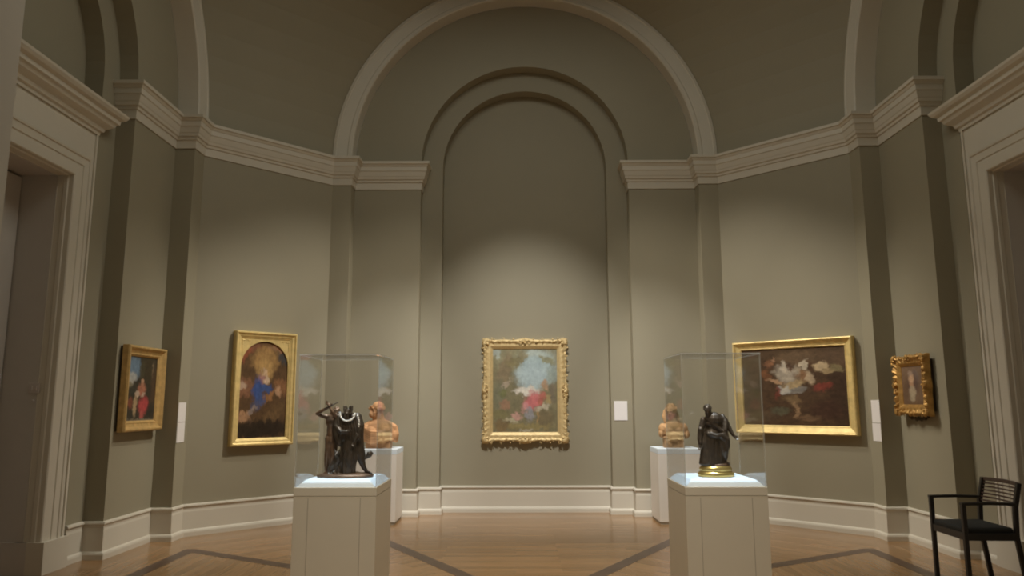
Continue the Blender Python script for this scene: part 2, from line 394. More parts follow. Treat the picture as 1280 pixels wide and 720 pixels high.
def doorway(side, n):
    W, H = DOOR_W, DOOR_H
    OW = 1.095
    # casing backing: two uprights and the frieze
    bm = bmesh.new()
    for s in (-1, 1):
        extrude_box(bm, side, s * (W + .012), s * OW, 4.205, D0, .0, 4.06)
    extrude_box(bm, side, -W - .012, W + .012, 4.205, D0, H + .012, 4.06)
    trim(bm)
    # architrave: mitred profile round the opening, o outward from the opening edge
    prof = [(0, 4.338), (0, 4.336), (.006, 4.335), (.006, 4.285), (.0, 4.278), (.0, 4.245), (.010, 4.238), (.010, 4.196), (.018, 4.188), (.11, 4.186), (.115, 4.192), (.13, 4.192), (.135, 4.182), (.20, 4.178), (.205, 4.168), (.222, 4.164), (.228, 4.21)]
    bm = bmesh.new(); rings = []
    for (x, z, mx, mz) in ((-W, .0, -1, 0), (-W, H, -1, 1), (W, H, 1, 1), (W, .0, 1, 0)):
        rings.append([bm.verts.new(side_pt(side, x + mx * o, d, z + mz * o)) for o, d in prof])
    for r0, r1 in zip(rings, rings[1:]):
        for j in range(len(prof) - 1): bm.faces.new((r0[j], r0[j + 1], r1[j + 1], r1[j]))
    # outer bead of the casing, plain plinth blocks
    for s in (-1, 1):
        extrude_box(bm, side, s * (OW - .028), s * OW, 4.190, 4.21, .27, 4.05)
        extrude_box(bm, side, s * (W - .012), s * (OW + .012), 4.150, D0, 0, .27)
    trim(bm)
    # cornice over the door
    DC = [(0, 4.03), (.012, 4.03), (.016, 4.06), (.036, 4.07), (.046, 4.10), (.10, 4.14), (.115, 4.17), (.135, 4.18), (.14, 4.215), (.17, 4.235), (.19, 4.262), (.195, 4.285), (0, 4.295)]
    bm = bmesh.new()
    sweep(bm, [pt2(side, -OW, D0), pt2(side, -OW, 4.2), pt2(side, OW, 4.2), pt2(side, OW, D0)][::-1], DC)
    trim(bm)
    # deep lining with its baseboard
    bm = bmesh.new()
    for s in (-1, 1):
        extrude_box(bm, side, s * W, s * (W + .06), 4.34, 5.05, 0, H + .05)
        extrude_box(bm, side, s * (W - .014), s * W, 4.30, 4.66, 0, .27)
    extrude_box(bm, side, -W, W, 4.34, 5.05, H, H + .05)
    trim(bm, M['door'])
    # two door leaves
    bm = bmesh.new()
    for s in (-1, 1):
        x0, x1 = sorted((s * .004, s * (W - .012)))
        extrude_box(bm, side, x0, x1, 4.66, 4.71, .01, H - .022)
        for z0, z1 in ((.25, 1.25), (1.45, 3.25)):
            extrude_box(bm, side, x0 + .13, x1 - .13, 4.648, 4.665, z0, z1)
            extrude_box(bm, side, x0 + .17, x1 - .17, 4.640, 4.650, z0 + .04, z1 - .04)
    d = structure('door_%d' % n, bm, M['door'])
    h = bmesh.new()
    c = side_pt(side, .07 if side == 'W' else -.07, 4.62, 1.02)
    ball(h, c, .028); e = side_pt(side, .07 if side == 'W' else -.07, 4.665, 1.02)
    limb(h, [(*c, .012), (*e, .018)], 10)
    hh = link('door_handle', h, M['gold_base'], d, True)
    bm = bmesh.new(); extrude_box(bm, side, -W - .2, W + .2, 4.9, 5.06, 0, H + .2)
    structure('wall_behind_door_%d' % n, bm, M['frame_back'])
doorway('W', 1); doorway('E', 2)

# passage the camera stands in
bm = bmesh.new()
for s in (-1, 1):
    extrude_box(bm, 'S', s * 1.416, s * 1.60, 4.00, 6.9, 0, 6.3)
    extrude_box(bm, 'S', s * 1.411, s * 1.45, 3.985, 4.16, 0, ZCB - .02)
trim(bm)
bm = bmesh.new(); extrude_box(bm, 'S', -1.6, 1.6, 4.0, 6.9, 5.2, 5.3); structure('ceiling_passage', bm, M['ceiling'])

# ------------------------------------------------------------------ floor
PCY = 5.61                                                       # centre of the inlay star
def floor():
    bm = bmesh.new(); uvl = bm.loops.layers.uv.new('plank')
    t1, t2 = math.radians(31.1), math.radians(58.8)
    angs = []
    for q in range(4): angs += [q * PI / 2 + t1, q * PI / 2 + t2]
    R = 9.0
    c = Vector((0, PCY, 0))
    for i in range(8):
        a, b = angs[i], angs[(i + 1) % 8] + (2 * PI if i == 7 else 0)
        mid = (a + b) / 2
        vs = [bm.verts.new(c)] + [bm.verts.new(c + Vector((math.cos(a + (b - a) * k / 4), math.sin(a + (b - a) * k / 4), 0)) * R) for k in range(5)]
        f = bm.faces.new(vs)
        ca, sa = math.cos(mid + PI / 2), math.sin(mid + PI / 2)
        for l in f.loops:
            x, y = l.vert.co.x, l.vert.co.y - PCY
            l[uvl].uv = (x * ca + y * sa + i * 3.17, -x * sa + y * ca)
    for v in list(bm.verts): pass
    me = bpy.data.meshes.new('floor')
    bm.to_mesh(me); bm.free(); me.materials.append(M['floor'])
    o = bpy.data.objects.new('floor', me); COL.objects.link(o); o['kind'] = 'structure'
floor()
bm = bmesh.new()
def band(p, q, w, z):
    p, q = Vector(p), Vector(q); d = (q - p).normalized(); n = Vector((-d.y, d.x)) * w / 2
    vs = [(*(p + n), z), (*(q + n), z), (*(q - n), z), (*(p - n), z)]
    quad(bm, *[Vector(v) for v in vs])
    lo = [Vector((v[0], v[1], -.004)) for v in vs]; hi = [Vector(v) for v in vs]
    for k in range(4): quad(bm, hi[k], hi[(k + 1) % 4], lo[(k + 1) % 4], lo[k])
BX = 3.365
for sx in (-1, 1):
    for sy in (-1, 1):
        s1, s2 = math.tan(math.radians(31.1)), math.tan(math.radians(58.8))
        band((0, PCY), (sx * BX, PCY + sy * BX * s1), .13, .0012)
        band((0, PCY), (sx * 3.35 / s2, PCY + sy * 3.35), .13, .0014)
    band((sx * BX, PCY - BX * s1 - .05), (sx * BX, PCY + BX * s1 + .05), .13, .0016)
structure('trim_floor_inlay', bm, M['inlay'])

# ------------------------------------------------------------------ pictures
def frame_profile_mesh(bm, w, h, prof, wave=None):
    """mitred frame in the XZ plane, facing -Y (front towards -Y); outer size w x h; prof = (distance inward from outer edge, depth towards viewer)."""
    N = 48
    def edge_pts(k, n):
        # walk each side with n pieces so that the outline can undulate
        pass
    corners = [(-1, -1), (1, -1), (1, 1), (-1, 1)]
    rings = []
    for s in range(4):
        (ax, az), (bx, bz) = corners[s], corners[(s + 1) % 4]
        n = N if wave else 1
        for k in range(n):
            t = k / n
            ring = []
            for j, (o, d) in enumerate(prof):
                pa = Vector((ax * (w / 2 - o), az * (h / 2 - o))); pb = Vector((bx * (w / 2 - o), bz * (h / 2 - o)))
                p = pa.lerp(pb, t); dd = d
                if wave:
                    out = Vector(((ax + bx) / 2, (az + bz) / 2))
                    du, dv = wave(s, t, o, d)
                    if 0 < t < 1: p = p + out * du
                    dd = d + dv
                ring.append(bm.verts.new((p.x, -dd, p.y)))
            rings.append(ring)
    n = len(rings)
    for i in range(n):
        a, b = rings[i], rings[(i + 1) % n]
        for j in range(len(prof) - 1): bm.faces.new((a[j], a[j + 1], b[j + 1], b[j]))

def canvas(parent, w, h, y, m, arch=False, label=None):
    bm = bmesh.new(); uvl = bm.loops.layers.uv.new('canvas')
    def add(pts, mi=0, yy=y):
        f = bm.faces.new([bm.verts.new((x, yy, z)) for x, z in pts]); f.material_index = mi
        for l in f.loops: l[uvl].uv = (l.vert.co.x / w + .5, l.vert.co.z / h + .5)
    add([(-w / 2, -h / 2), (w / 2, -h / 2), (w / 2, h / 2), (-w / 2, h / 2)])
    r = bmesh.ops.extrude_face_region(bm, geom=list(bm.faces))
    bmesh.ops.translate(bm, verts=[e for e in r['geom'] if isinstance(e, bmesh.types.BMVert)], vec=(0, .02, 0))
    me = bpy.data.meshes.new('canvas'); bmesh.ops.recalc_face_normals(bm, faces=bm.faces)
    bm.to_mesh(me); bm.free(); me.materials.append(m)
    o = bpy.data.objects.new('canvas', me); COL.objects.link(o); o.parent = parent
    if label: o['label'] = label
    return o

def diag_thing(side, along_x, z):
    pass

def hang(name, label, pos, face, tilt=0.0):
    """pos = wall point; face = unit vector of the wall normal (into the room). Local -Y faces the room."""
    rz = math.atan2(face[1], face[0]) + PI / 2
    return thing(name, label, 'painting', pos, rot=(tilt, 0, rz))

NW, NE = (.70711, -.70711), (-.70711, -.70711)                    # normals of the two diagonal walls

PLAIN = [(0, 0), (0, .055), (.012, .068), (.026, .066), (.034, .052), (.05, .045), (.066, .050), (.074, .044), (.082, .030), (.09, .026), (.09, .012)]

# picture on the left diagonal: tall gilt frame with an arched opening
def tall_painting():
    x = .5 * (-3.465 - 2.907); y = .5 * (8.708 + 9.266)
    w, h = .785, 1.345
    t = hang('painting', 'tall painting in a gilt frame with arched opening on left diagonal wall', (x, y, .947 + h / 2), NW)
    bm = bmesh.new(); frame_profile_mesh(bm, w, h, [(0, 0), (0, .075), (.010, .088), (.022, .088), (.028, .075), (.036, .070), (.058, .066), (.066, .058), (.080, .052), (.086, .046), (.086, .012)])
    link('frame', bm, M['gold'], t)
    cw, ch = w - .165, h - .165
    # arched gilt mount
    bm = bmesh.new()
    r = cw / 2 - .010; zc = ch / 2 - .030 - r
    pts = []
    N = 32
    outer = []; inner = []
    for k in range(N + 1):
        a = PI - PI * k / N
        inner.append((r * math.cos(a), zc + r * math.sin(a)))
        s = max(abs(math.cos(a)), abs(math.sin(a)))
        ox = max(-cw / 2, min(cw / 2, (cw / 2) * math.cos(a) / s)); oz = zc + min(ch / 2 - zc, (ch / 2 - zc) * math.sin(a) / s)
        outer.append((ox, oz))
    inner = [(-r, -ch / 2 + .006)] + inner + [(r, -ch / 2 + .006)]
    outer = [(-cw / 2, -ch / 2)] + outer + [(cw / 2, -ch / 2)]
    for (a, b, c, d) in zip(outer, outer[1:], inner[1:], inner):
        quad(bm, (a[0], -.046, a[1]), (b[0], -.046, b[1]), (c[0], -.044, c[1]), (d[0], -.044, d[1]))
        quad(bm, (d[0], -.044, d[1]), (c[0], -.044, c[1]), (c[0], -.018, c[1]), (d[0], -.018, d[1]))
    quad(bm, (-cw / 2, -.046, -ch / 2), (cw / 2, -.046, -ch / 2), (r, -.044, -ch / 2 + .006), (-r, -.044, -ch / 2 + .006))
    for s in (-1, 1):                                             # carved leaf scrolls in the spandrels
        for k in range(7):
            u = k / 6
            px = s * (cw / 2 - .018 - .085 * u); pz = ch / 2 - .022 - .006 * math.sin(9 * u)
            ball(bm, (px, -.047, pz), (.012 - .006 * u, .006, .010 - .004 * u), seg=8)
            ball(bm, (s * (cw / 2 - .014 - .002 * math.sin(8 * u)), -.047, ch / 2 - .03 - .13 * u), (.009 - .004 * u, .006, .013), seg=8)
    link('arched_mount', bm, M['gold'], t)
    DK = (.030, .022, .016)
    m = paint_material('picture_tall', (.11, .065, .034), [
        (.5, .95, .7, .10, 0, (.16, .085, .04), .9), (.52, .78, .30, .13, 0, (.36, .22, .09), .95), (.52, .68, .18, .12, 0, (.45, .29, .12), .8),
        (.12, .86, .16, .07, 30, (.28, .09, .05), .9), (.30, .92, .12, .05, 0, (.22, .10, .06), .8), (.80, .90, .16, .05, -20, (.33, .17, .10), .9),
        (.90, .80, .15, .05, -15, (.06, .06, .065), .9), (.65, .90, .1, .03, 10, (.30, .18, .10), .7),
        (.14, .52, .17, .10, 0, (.26, .13, .08), .9), (.10, .53, .08, .04, 0, (.55, .42, .33), .7), (.88, .52, .18, .10, 0, (.24, .12, .06), .9),
        (.80, .47, .08, .05, 0, (.48, .30, .19), .8), (.62, .42, .13, .05, 30, (.36, .18, .08), .8),
        (.50, .67, .05, .035, 0, (.55, .40, .28), .9), (.46, .60, .08, .05, 0, (.38, .20, .22), .8), (.56, .60, .05, .055, 0, (.60, .46, .36), .9),
        (.40, .49, .12, .13, -15, (.05, .095, .30), .95), (.55, .50, .14, .05, 5, (.05, .10, .29), .9), (.44, .38, .10, .09, -20, (.06, .10, .26), .8), (.36, .32, .10, .05, 15, (.10, .11, .20), .7),
        (.28, .27, .12, .03, 20, (.30, .24, .22), .8), (.12, .22, .13, .05, 0, (.42, .25, .15), .9), (.24, .17, .08, .05, -40, (.38, .22, .13), .8),
        (.68, .22, .24, .07, 15, (.16, .10, .05), .9), (.55, .10, .7, .10, 0, DK, .95), (.85, .30, .14, .06, 0, (.13, .08, .04), .9), (.15, .05, .3, .05, 0, DK, .9)], warp=.05, seed=2.3, grain=.5)
    canvas(t, cw + .01, ch + .01, -.028, m)
tall_painting()

def wide_painting():
    x = .5 * (2.681 + 3.729); y = .5 * (9.4915 + 8.4435)
    w, h = 1.482, 1.12
    t = hang('painting', 'wide dark painting of a pale clad crowd in plain gilt frame', (x, y, 1.065 + h / 2), NE)
    bm = bmesh.new(); frame_profile_mesh(bm, w, h, [(0, 0), (0, .07), (.006, .088), (.016, .092), (.026, .086), (.034, .072), (.046, .062), (.070, .052), (.086, .046), (.092, .05), (.100, .044), (.104, .036), (.104, .012)])
    link('frame', bm, M['gold'], t)
    D = (.055, .033, .022)
    m = paint_material('picture_wide', (.085, .052, .032), [
        (.5, .94, .7, .10, 0, (.10, .065, .040), .9), (.55, .86, .22, .10, 0, (.17, .115, .072), .8), (.90, .85, .16, .12, 0, (.13, .085, .055), .9), (.08, .55, .10, .5, 0, (.07, .043, .028), .9), (.95, .35, .14, .4, 0, D, .9),
        (.27, .80, .05, .06, 0, (.26, .13, .075), .9), (.24, .66, .05, .09, 15, (.20, .09, .045), .8), (.33, .86, .03, .03, 0, (.34, .20, .13), .8),
        (.44, .66, .11, .14, 20, (.45, .40, .34), .9), (.43, .77, .035, .07, 0, (.58, .52, .44), .9), (.49, .74, .02, .06, 0, (.10, .055, .035), .9), (.34, .57, .10, .03, -15, (.46, .30, .19), .8),
        (.55, .72, .03, .08, 0, (.42, .36, .28), .8), (.62, .78, .035, .08, -15, (.58, .51, .41), .9), (.60, .64, .06, .08, 0, (.28, .16, .09), .8), (.66, .62, .05, .09, 10, (.50, .40, .29), .8), (.69, .75, .04, .05, 0, (.09, .05, .03), .9),
        (.78, .74, .07, .06, -10, (.56, .44, .29), .9), (.85, .69, .06, .04, 0, (.38, .29, .17), .8), (.92, .72, .06, .06, 0, (.24, .20, .11), .8),
        (.50, .52, .12, .05, 25, (.50, .38, .22), .85), (.42, .46, .08, .05, 0, (.47, .46, .45), .9), (.55, .46, .09, .04, 15, (.30, .29, .28), .7),
        (.74, .48, .07, .06, 0, (.26, .062, .048), .8), (.82, .50, .07, .05, 10, (.20, .05, .038), .8), (.35, .42, .03, .08, 0, (.20, .06, .045), .8),
        (.50, .33, .10, .07, -30, (.22, .15, .085), .8), (.53, .20, .03, .10, 0, (.34, .22, .13), .8), (.36, .18, .10, .05, 0, (.11, .11, .075), .8), (.66, .10, .12, .05, 0, (.22, .14, .085), .7),
        (.80, .20, .16, .14, 0, (.065, .035, .025), .9), (.15, .10, .2, .08, 0, (.10, .07, .045), .8)], warp=.035, seed=5.1, grain=.5)
    canvas(t, w - .20, h - .20, -.03, m)
wide_painting()

def ornate_wave(w, h, amp):
    def f(s, t, o, d):
        k = max(0, 1 - o / .06)
        L = w if s in (0, 2) else h
        q = abs(t - .5) * 2                                        # 0 at the middle, 1 at the corners
        lobe = math.exp(-(q / .18) ** 2) + .9 * math.exp(-((q - .98) / .16) ** 2) + .35 * math.exp(-((q - .52) / .12) ** 2)
        du = amp * k * (lobe - .75)
        dv = (.012 * math.sin(t * L * 78 + s) + .008 * math.sin(t * L * 131 + 2 * s)) * (1 if .01 < o < .075 else 0)
        if s == 0: du *= 1.7
        return du, dv
    return f

def carve(bm, w, h, band_w, y, rnd, dens=46, size=.016):
    """scrolls, shells and leaves carved on the face of an ornate frame."""
    def scroll(cx, cz, r0, a0, turn, r):
        pts = []
        for k in range(12):
            u = k / 11; a = a0 + turn * u * 4.6; rr = r0 * (1 - .78 * u)
            pts.append((cx + rr * math.cos(a), y - .006 - .006 * u, cz + rr * math.sin(a), r * (1 - .5 * u)))
        limb(bm, pts, 6)
    per = []
    for s in range(4):
        L = w if s % 2 == 0 else h
        n = int(L * dens / 2)
        for k in range(n):
            t = (k + .5) / n
            off = band_w * (.30 + .25 * math.sin(k * 2.1 + s))
            if s == 0: p = (-w / 2 + t * w, -h / 2 + off)
            elif s == 1: p = (w / 2 - off, -h / 2 + t * h)
            elif s == 2: p = (w / 2 - t * w, h / 2 - off)
            else: p = (-w / 2 + off, h / 2 - t * h)
            if abs(p[0]) > w / 2 - band_w and abs(p[1]) > h / 2 - band_w: continue
            if k % 2: scroll(p[0], p[1], size * 1.05, rnd.random() * 6.28, 1 if k % 4 == 1 else -1, size * .30)
            else: ball(bm, (p[0], y, p[1]), (size * (.6 + .3 * rnd.random()), .008, size * (.45 + .3 * rnd.random())), Matrix.Rotation(rnd.random() * 3, 4, 'Y'), seg=8)

def shell(bm, cx, cz, dx, dz, r, y):
    a0 = math.atan2(dz, dx)
    for k in range(7):
        a = a0 + (k - 3) * .36
        limb(bm, [(cx - r * .35 * math.cos(a0), y, cz - r * .35 * math.sin(a0), r * .06), (cx + r * .45 * math.cos(a), y - .012, cz + r * .45 * math.sin(a), r * .15), (cx + r * .85 * math.cos(a), y - .004, cz + r * .85 * math.sin(a), r * .10)], 7)
    ball(bm, (cx - r * .2 * math.cos(a0), y - .008, cz - r * .2 * math.sin(a0)), (r * .26, .014, r * .26), seg=10)
    for s in (-1, 1):
        pts = []
        for k in range(11):
            u = k / 10; a = a0 + PI / 2 * s + s * u * 4.2
            rr = r * .42 * (1 - .7 * u)
            c = Vector((cx + s * r * .85 * math.cos(a0 + PI / 2), cz + s * r * .85 * math.sin(a0 + PI / 2)))
            pts.append((c.x + rr * math.cos(a), y - .006, c.y + rr * math.sin(a), r * .10 * (1 - .4 * u)))
        limb(bm, pts, 6)

def ornate_painting(label, pos, face, w, h, bw, picture, m, amp, tilt=0.0, shellr=.075, dens=46, size=.016, lift=0.0):
    t = hang('painting', label, pos, face, tilt)
    rnd = random.Random(3)
    k = bw / .14
    prof = [(0, lift), (0, lift + .035), (.008 * k, lift + .055), (.022 * k, lift + .072), (.040 * k, lift + .070), (.055 * k, lift + .056), (.075 * k, lift + .050), (.096 * k, lift + .056), (.108 * k, lift + .052), (.120 * k, lift + .040), (.134 * k, lift + .034), (bw, lift + .03), (bw, lift + .01)]
    bm = bmesh.new(); frame_profile_mesh(bm, w, h, prof, ornate_wave(w, h, amp))
    carve(bm, w, h, bw * .62, -lift - .064, rnd, dens, size)
    link('frame', bm, m, t, True)
    for sx in (-1, 1):
        for sz in (-1, 1):
            b2 = bmesh.new(); shell(b2, sx * (w / 2 - bw * .42), sz * (h / 2 - bw * .42), sx, sz, shellr, -lift - .066)
            link('corner_ornament', b2, m, t, True)
    for (cx, cz, dx, dz) in ((0, h / 2 - bw * .35, 0, 1), (0, -h / 2 + bw * .35, 0, -1), (-w / 2 + bw * .35, 0, -1, 0), (w / 2 - bw * .35, 0, 1, 0)):
        b2 = bmesh.new(); shell(b2, cx, cz, dx, dz, shellr * .85, -lift - .066)
        link('side_ornament', b2, m, t, True)
    canvas(t, w - 2 * bw + .012, h - 2 * bw + .012, -lift - .024, picture)
    b3 = bmesh.new(); box(b3, -w / 2 + .04, w / 2 - .04, -lift - .02, -.002, -h / 2 + .05, h / 2 - .05)
    link('backing_board', b3, M['frame_back'], t)
    return t

pic3 = paint_material('picture_garden', (.22, .20, .125), [
    (.5, .88, .6, .16, 0, (.30, .29, .19), .9), (.68, .78, .32, .24, 0, (.40, .51, .55), .95), (.60, .66, .26, .16, 0, (.44, .55, .60), .9), (.66, .93, .22, .05, 0, (.45, .52, .50), .9), (.06, .95, .08, .06, 0, (.42, .48, .46), .8),
    (.18, .72, .10, .30, -20, (.25, .20, .13), .9), (.36, .84, .18, .06, 15, (.23, .20, .11), .9), (.85, .86, .14, .05, -15, (.27, .26, .15), .85), (.48, .93, .09, .05, 0, (.27, .23, .13), .8), (.92, .68, .10, .10, 0, (.31, .37, .35), .8),
    (.10, .45, .12, .20, 0, (.20, .20, .135), .9), (.22, .58, .10, .035, 35, (.46, .38, .30), .8), (.18, .46, .07, .04, 0, (.17, .18, .08), .8), (.18, .33, .08, .06, 0, (.36, .21, .14), .8), (.12, .22, .16, .06, 0, (.22, .20, .10), .8),
    (.40, .51, .05, .05, 0, (.55, .43, .32), .7), (.53, .50, .23, .05, 0, (.70, .68, .63), .95), (.66, .47, .12, .05, -20, (.66, .62, .57), .8), (.62, .38, .16, .11, 20, (.58, .19, .20), .95), (.76, .41, .07, .07, 0, (.46, .15, .12), .85), (.50, .30, .07, .06, 50, (.62, .30, .32), .8),
    (.80, .57, .06, .06, 0, (.45, .29, .18), .85), (.92, .48, .06, .14, 0, (.20, .17, .13), .85), (.86, .40, .05, .06, 0, (.42, .33, .17), .8), (.78, .30, .12, .04, 15, (.53, .48, .38), .85),
    (.57, .22, .07, .09, 0, (.32, .32, .36), .85), (.37, .20, .09, .05, 0, (.58, .35, .31), .85), (.30, .14, .12, .03, -10, (.50, .46, .33), .8), (.69, .18, .03, .10, -10, (.45, .29, .14), .8), (.82, .16, .14, .12, 0, (.20, .165, .10), .9),
    (.45, .07, .5, .04, 0, (.30, .25, .12), .9), (.15, .08, .12, .08, 0, (.21, .15, .08), .85), (.52, .025, .13, .02, 0, (.50, .46, .37), .7)], warp=.04, seed=8.7, grain=.35, warp_scale=6)
ornate_painting('pastel garden scene with blue sky in wide carved gilt frame', (-.004, YC + D0, .903 + .705), (0, -1), 1.165, 1.41, .145, pic3, M['gold_pale'], .024)

pic5 = paint_material('picture_portrait', (.18, .115, .075), [
    (.5, .92, .7, .14, 0, (.21, .14, .095), .9), (.62, .68, .2, .22, 0, (.17, .13, .12), .8), (.48, .50, .30, .30, 0, (.11, .065, .05), .85),
    (.45, .66, .14, .14, 0, (.52, .34, .22), .95), (.42, .80, .12, .07, 0, (.40, .30, .24), .7), (.45, .52, .10, .06, 0, (.44, .25, .15), .9), (.47, .34, .17, .17, 0, (.42, .34, .24), .9), (.45, .18, .13, .12, 0, (.38, .32, .23), .8), (.5, .04, .6, .07, 0, (.14, .085, .05), .8), (.15, .3, .14, .3, 0, (.13, .08, .05), .8)], warp=.05, seed=3.9)
t5 = ornate_painting('small portrait in a dark carved gilt frame on the right pier', (DP, .5 * (8.005 + 7.385), 1.300 + .31), (-1, 0), .635, .62, .115, pic5, M['gold_old'], .014, tilt=0.0, shellr=.058, dens=60, size=.012, lift=.045)
bm = bmesh.new()
for k in range(9):
    u = (k - 4) / 4
    ball(bm, (u * .17, -.035, -.315 - .022 * (1 - u * u) - .010 * (k % 2)), (.028, .012, .018), seg=10)
link('bottom_crest', bm, M['frame_back'], t5, True)

def small_left_painting():
    w, h = .79, .858
    t = hang('painting', 'small painting of a seated red skirted figure on the left pier', (-DP, .5 * (7.268 + 8.058), 1.163 + h / 2), (1, 0), tilt=0.0)
    bm = bmesh.new(); frame_profile_mesh(bm, w, h, [(0, .03), (0, .085), (.010, .102), (.024, .104), (.036, .092), (.050, .076), (.075, .066), (.088, .068), (.098, .060), (.108, .05), (.108, .03)])
    link('frame', bm, M['gold_dull'], t)
    b = bmesh.new(); box(b, -w / 2 + .012, w / 2 - .012, -.030, -.004, -h / 2 + .012, h / 2 - .012); link('backing_board', b, M['frame_back'], t)
    m = paint_material('picture_seated', (.045, .040, .030), [
        (.20, .82, .24, .20, 0, (.15, .23, .33), .95), (.14, .66, .18, .09, 0, (.42, .42, .40), .85), (.10, .56, .12, .05, 0, (.28, .25, .17), .8), (.72, .80, .30, .26, 0, (.055, .045, .028), .95), (.48, .80, .10, .16, 0, (.07, .065, .04), .8), (.86, .80, .03, .14, 0, (.26, .20, .14), .8), (.92, .5, .12, .4, 0, (.08, .05, .032), .8),
        (.20, .48, .12, .10, 0, (.05, .05, .04), .8), (.52, .60, .06, .07, 0, (.46, .28, .18), .9), (.50, .48, .16, .11, 0, (.40, .17, .11), .9), (.36, .42, .08, .06, 0, (.48, .38, .30), .85), (.56, .41, .09, .035, 0, (.45, .36, .29), .8),
        (.60, .24, .20, .14, 0, (.42, .07, .075), .95), (.56, .10, .08, .08, 0, (.42, .10, .09), .85), (.30, .24, .07, .16, 0, (.42, .30, .18), .85), (.14, .27, .10, .09, 0, (.24, .08, .05), .8), (.85, .16, .14, .12, 0, (.03, .03, .025), .85), (.5, .02, .6, .025, 0, (.22, .19, .14), .7)], warp=.03, seed=1.3, grain=.4)
    canvas(t, w - .20, h - .20, -.045, m)
small_left_painting()

# ------------------------------------------------------------------ wall labels
def wall_label(pos, face, w, h, label, group=None):
    bm = bmesh.new(); box(bm, -w / 2, w / 2, -.006, 0, -h / 2, h / 2, .0015)
    o = link('wall_label', bm, M['card'])
    o.location = pos; o.rotation_euler = (0, 0, math.atan2(face[1], face[0]) + PI / 2)
    tag(o, label, 'wall label', group)
wall_label((-DB, 8.216, 1.3465), (1, 0), .180, .210, 'upper white card left of the tall arched painting')
wall_label((-DB, 8.216, 1.128), (1, 0), .180, .216, 'lower white card left of the tall arched painting')
wall_label((DB, 8.200, 1.340), (-1, 0), .186, .244, 'upper white card right of the wide dark painting')
wall_label((DB, 8.206, 1.116), (-1, 0), .186, .192, 'lower white card right of the wide dark painting')
wall_label((1.2695, YC + D1, 1.3315), (0, -1), .175, .253, 'single white card right of the pastel garden painting')

bm = bmesh.new(); box(bm, -.048, .048, -.008, 0, -.045, .045, .003)
for dx in (-.02, .02): box(bm, dx - .007, dx + .007, -.014, -.006, -.02, .02, .002)
o = link('light_switch', bm, M['switch']); o.location = (-4.368, YC + DOOR_W, 1.578)
tag(o, 'pale switch plate on the lining of the left doorway', 'switch')
bm = bmesh.new(); lathe(bm, [(.012, 0), (.012, .006), (.006, .010)], 16)
o = link('key_switch', bm, M['switch']); o.location = (-4.368, YC + DOOR_W, 1.468); o.rotation_euler = (PI / 2, 0, 0)
tag(o, 'tiny round switch below the plate in left doorway', 'switch')

# ------------------------------------------------------------------ pedestals and vitrines
PZ = .927
def pedestal(name, label, cx, cy, w, d, h, cap, deck, group):
    t = thing(name, label, 'pedestal', (cx, cy, 0), 0, group)
    b = bmesh.new(); box(b, -w / 2 + .010, w / 2 - .010, -d / 2 + .010, d / 2 - .010, 0, .05); link('toe_kick', b, M['seam'], t)
    b = bmesh.new(); box(b, -w / 2 + .0005, w / 2 - .0005, -d / 2 + .0005, d / 2 - .0005, .03, h - cap - .0025, .0015)
    link('body', b, M['pedestal' if deck else 'pedestal_lit'], t)
    b = bmesh.new(); box(b, -w / 2 + .003, w / 2 - .003, -d / 2 + .003, d / 2 - .003, h - cap - .006, h - cap + .002); link('seam', b, M['seam'], t)
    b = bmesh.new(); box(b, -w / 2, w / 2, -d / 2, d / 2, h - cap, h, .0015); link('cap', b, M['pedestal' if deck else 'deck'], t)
    if deck:
        b = bmesh.new(); x0, x1, z0, z1 = -w / 2 + .092, w / 2 - .098, .04, h - cap - .012
        for xx in (x0, x1): box(b, xx - .0018, xx + .0018, -d / 2 - .0004, -d / 2 + .004, z0, z1)
        link('door_seam', b, M['seam'], t)
        # chamfered white deck inside the vitrine
        b = bmesh.new(); i0, i1, hh = .012, .052, .038
        lo = [b.verts.new((sx * (w / 2 - i0), sy * (d / 2 - i0), h)) for sx, sy in ((-1, -1), (1, -1), (1, 1), (-1, 1))]
        hi = [b.verts.new((sx * (w / 2 - i1), sy * (d / 2 - i1), h + hh)) for sx, sy in ((-1, -1), (1, -1), (1, 1), (-1, 1))]
        b.faces.new(lo[::-1]); b.faces.new(hi)
        for k in range(4): b.faces.new((lo[k], lo[(k + 1) % 4], hi[(k + 1) % 4], hi[k]))
        link('deck', b, M['deck'], t)
    return t

PLX, PRX, PY, PW, PD = -1.2415, 1.1725, 4.975, .513, .55
pedestal('pedestal', 'cream pedestal at left front under the vitrine with the bronze group', PLX, PY, PW, PD, PZ, .052, True, 'front pedestals')
pedestal('pedestal', 'cream pedestal at right front under the vitrine with gilt based bronze', PRX, PY, .507, PD, PZ, .052, True, 'front pedestals')
BZ, BPX, BPY = .885, 1.852, 9.43
pedestal('pedestal', 'pale pedestal at left rear under the broad bald terracotta bust', -1.842, BPY, .53, .55, BZ, .06, False, 'rear pedestals')
pedestal('pedestal', 'pale pedestal at right rear under the narrower mottled bust', BPX, BPY, .53, .55, BZ, .06, False, 'rear pedestals')

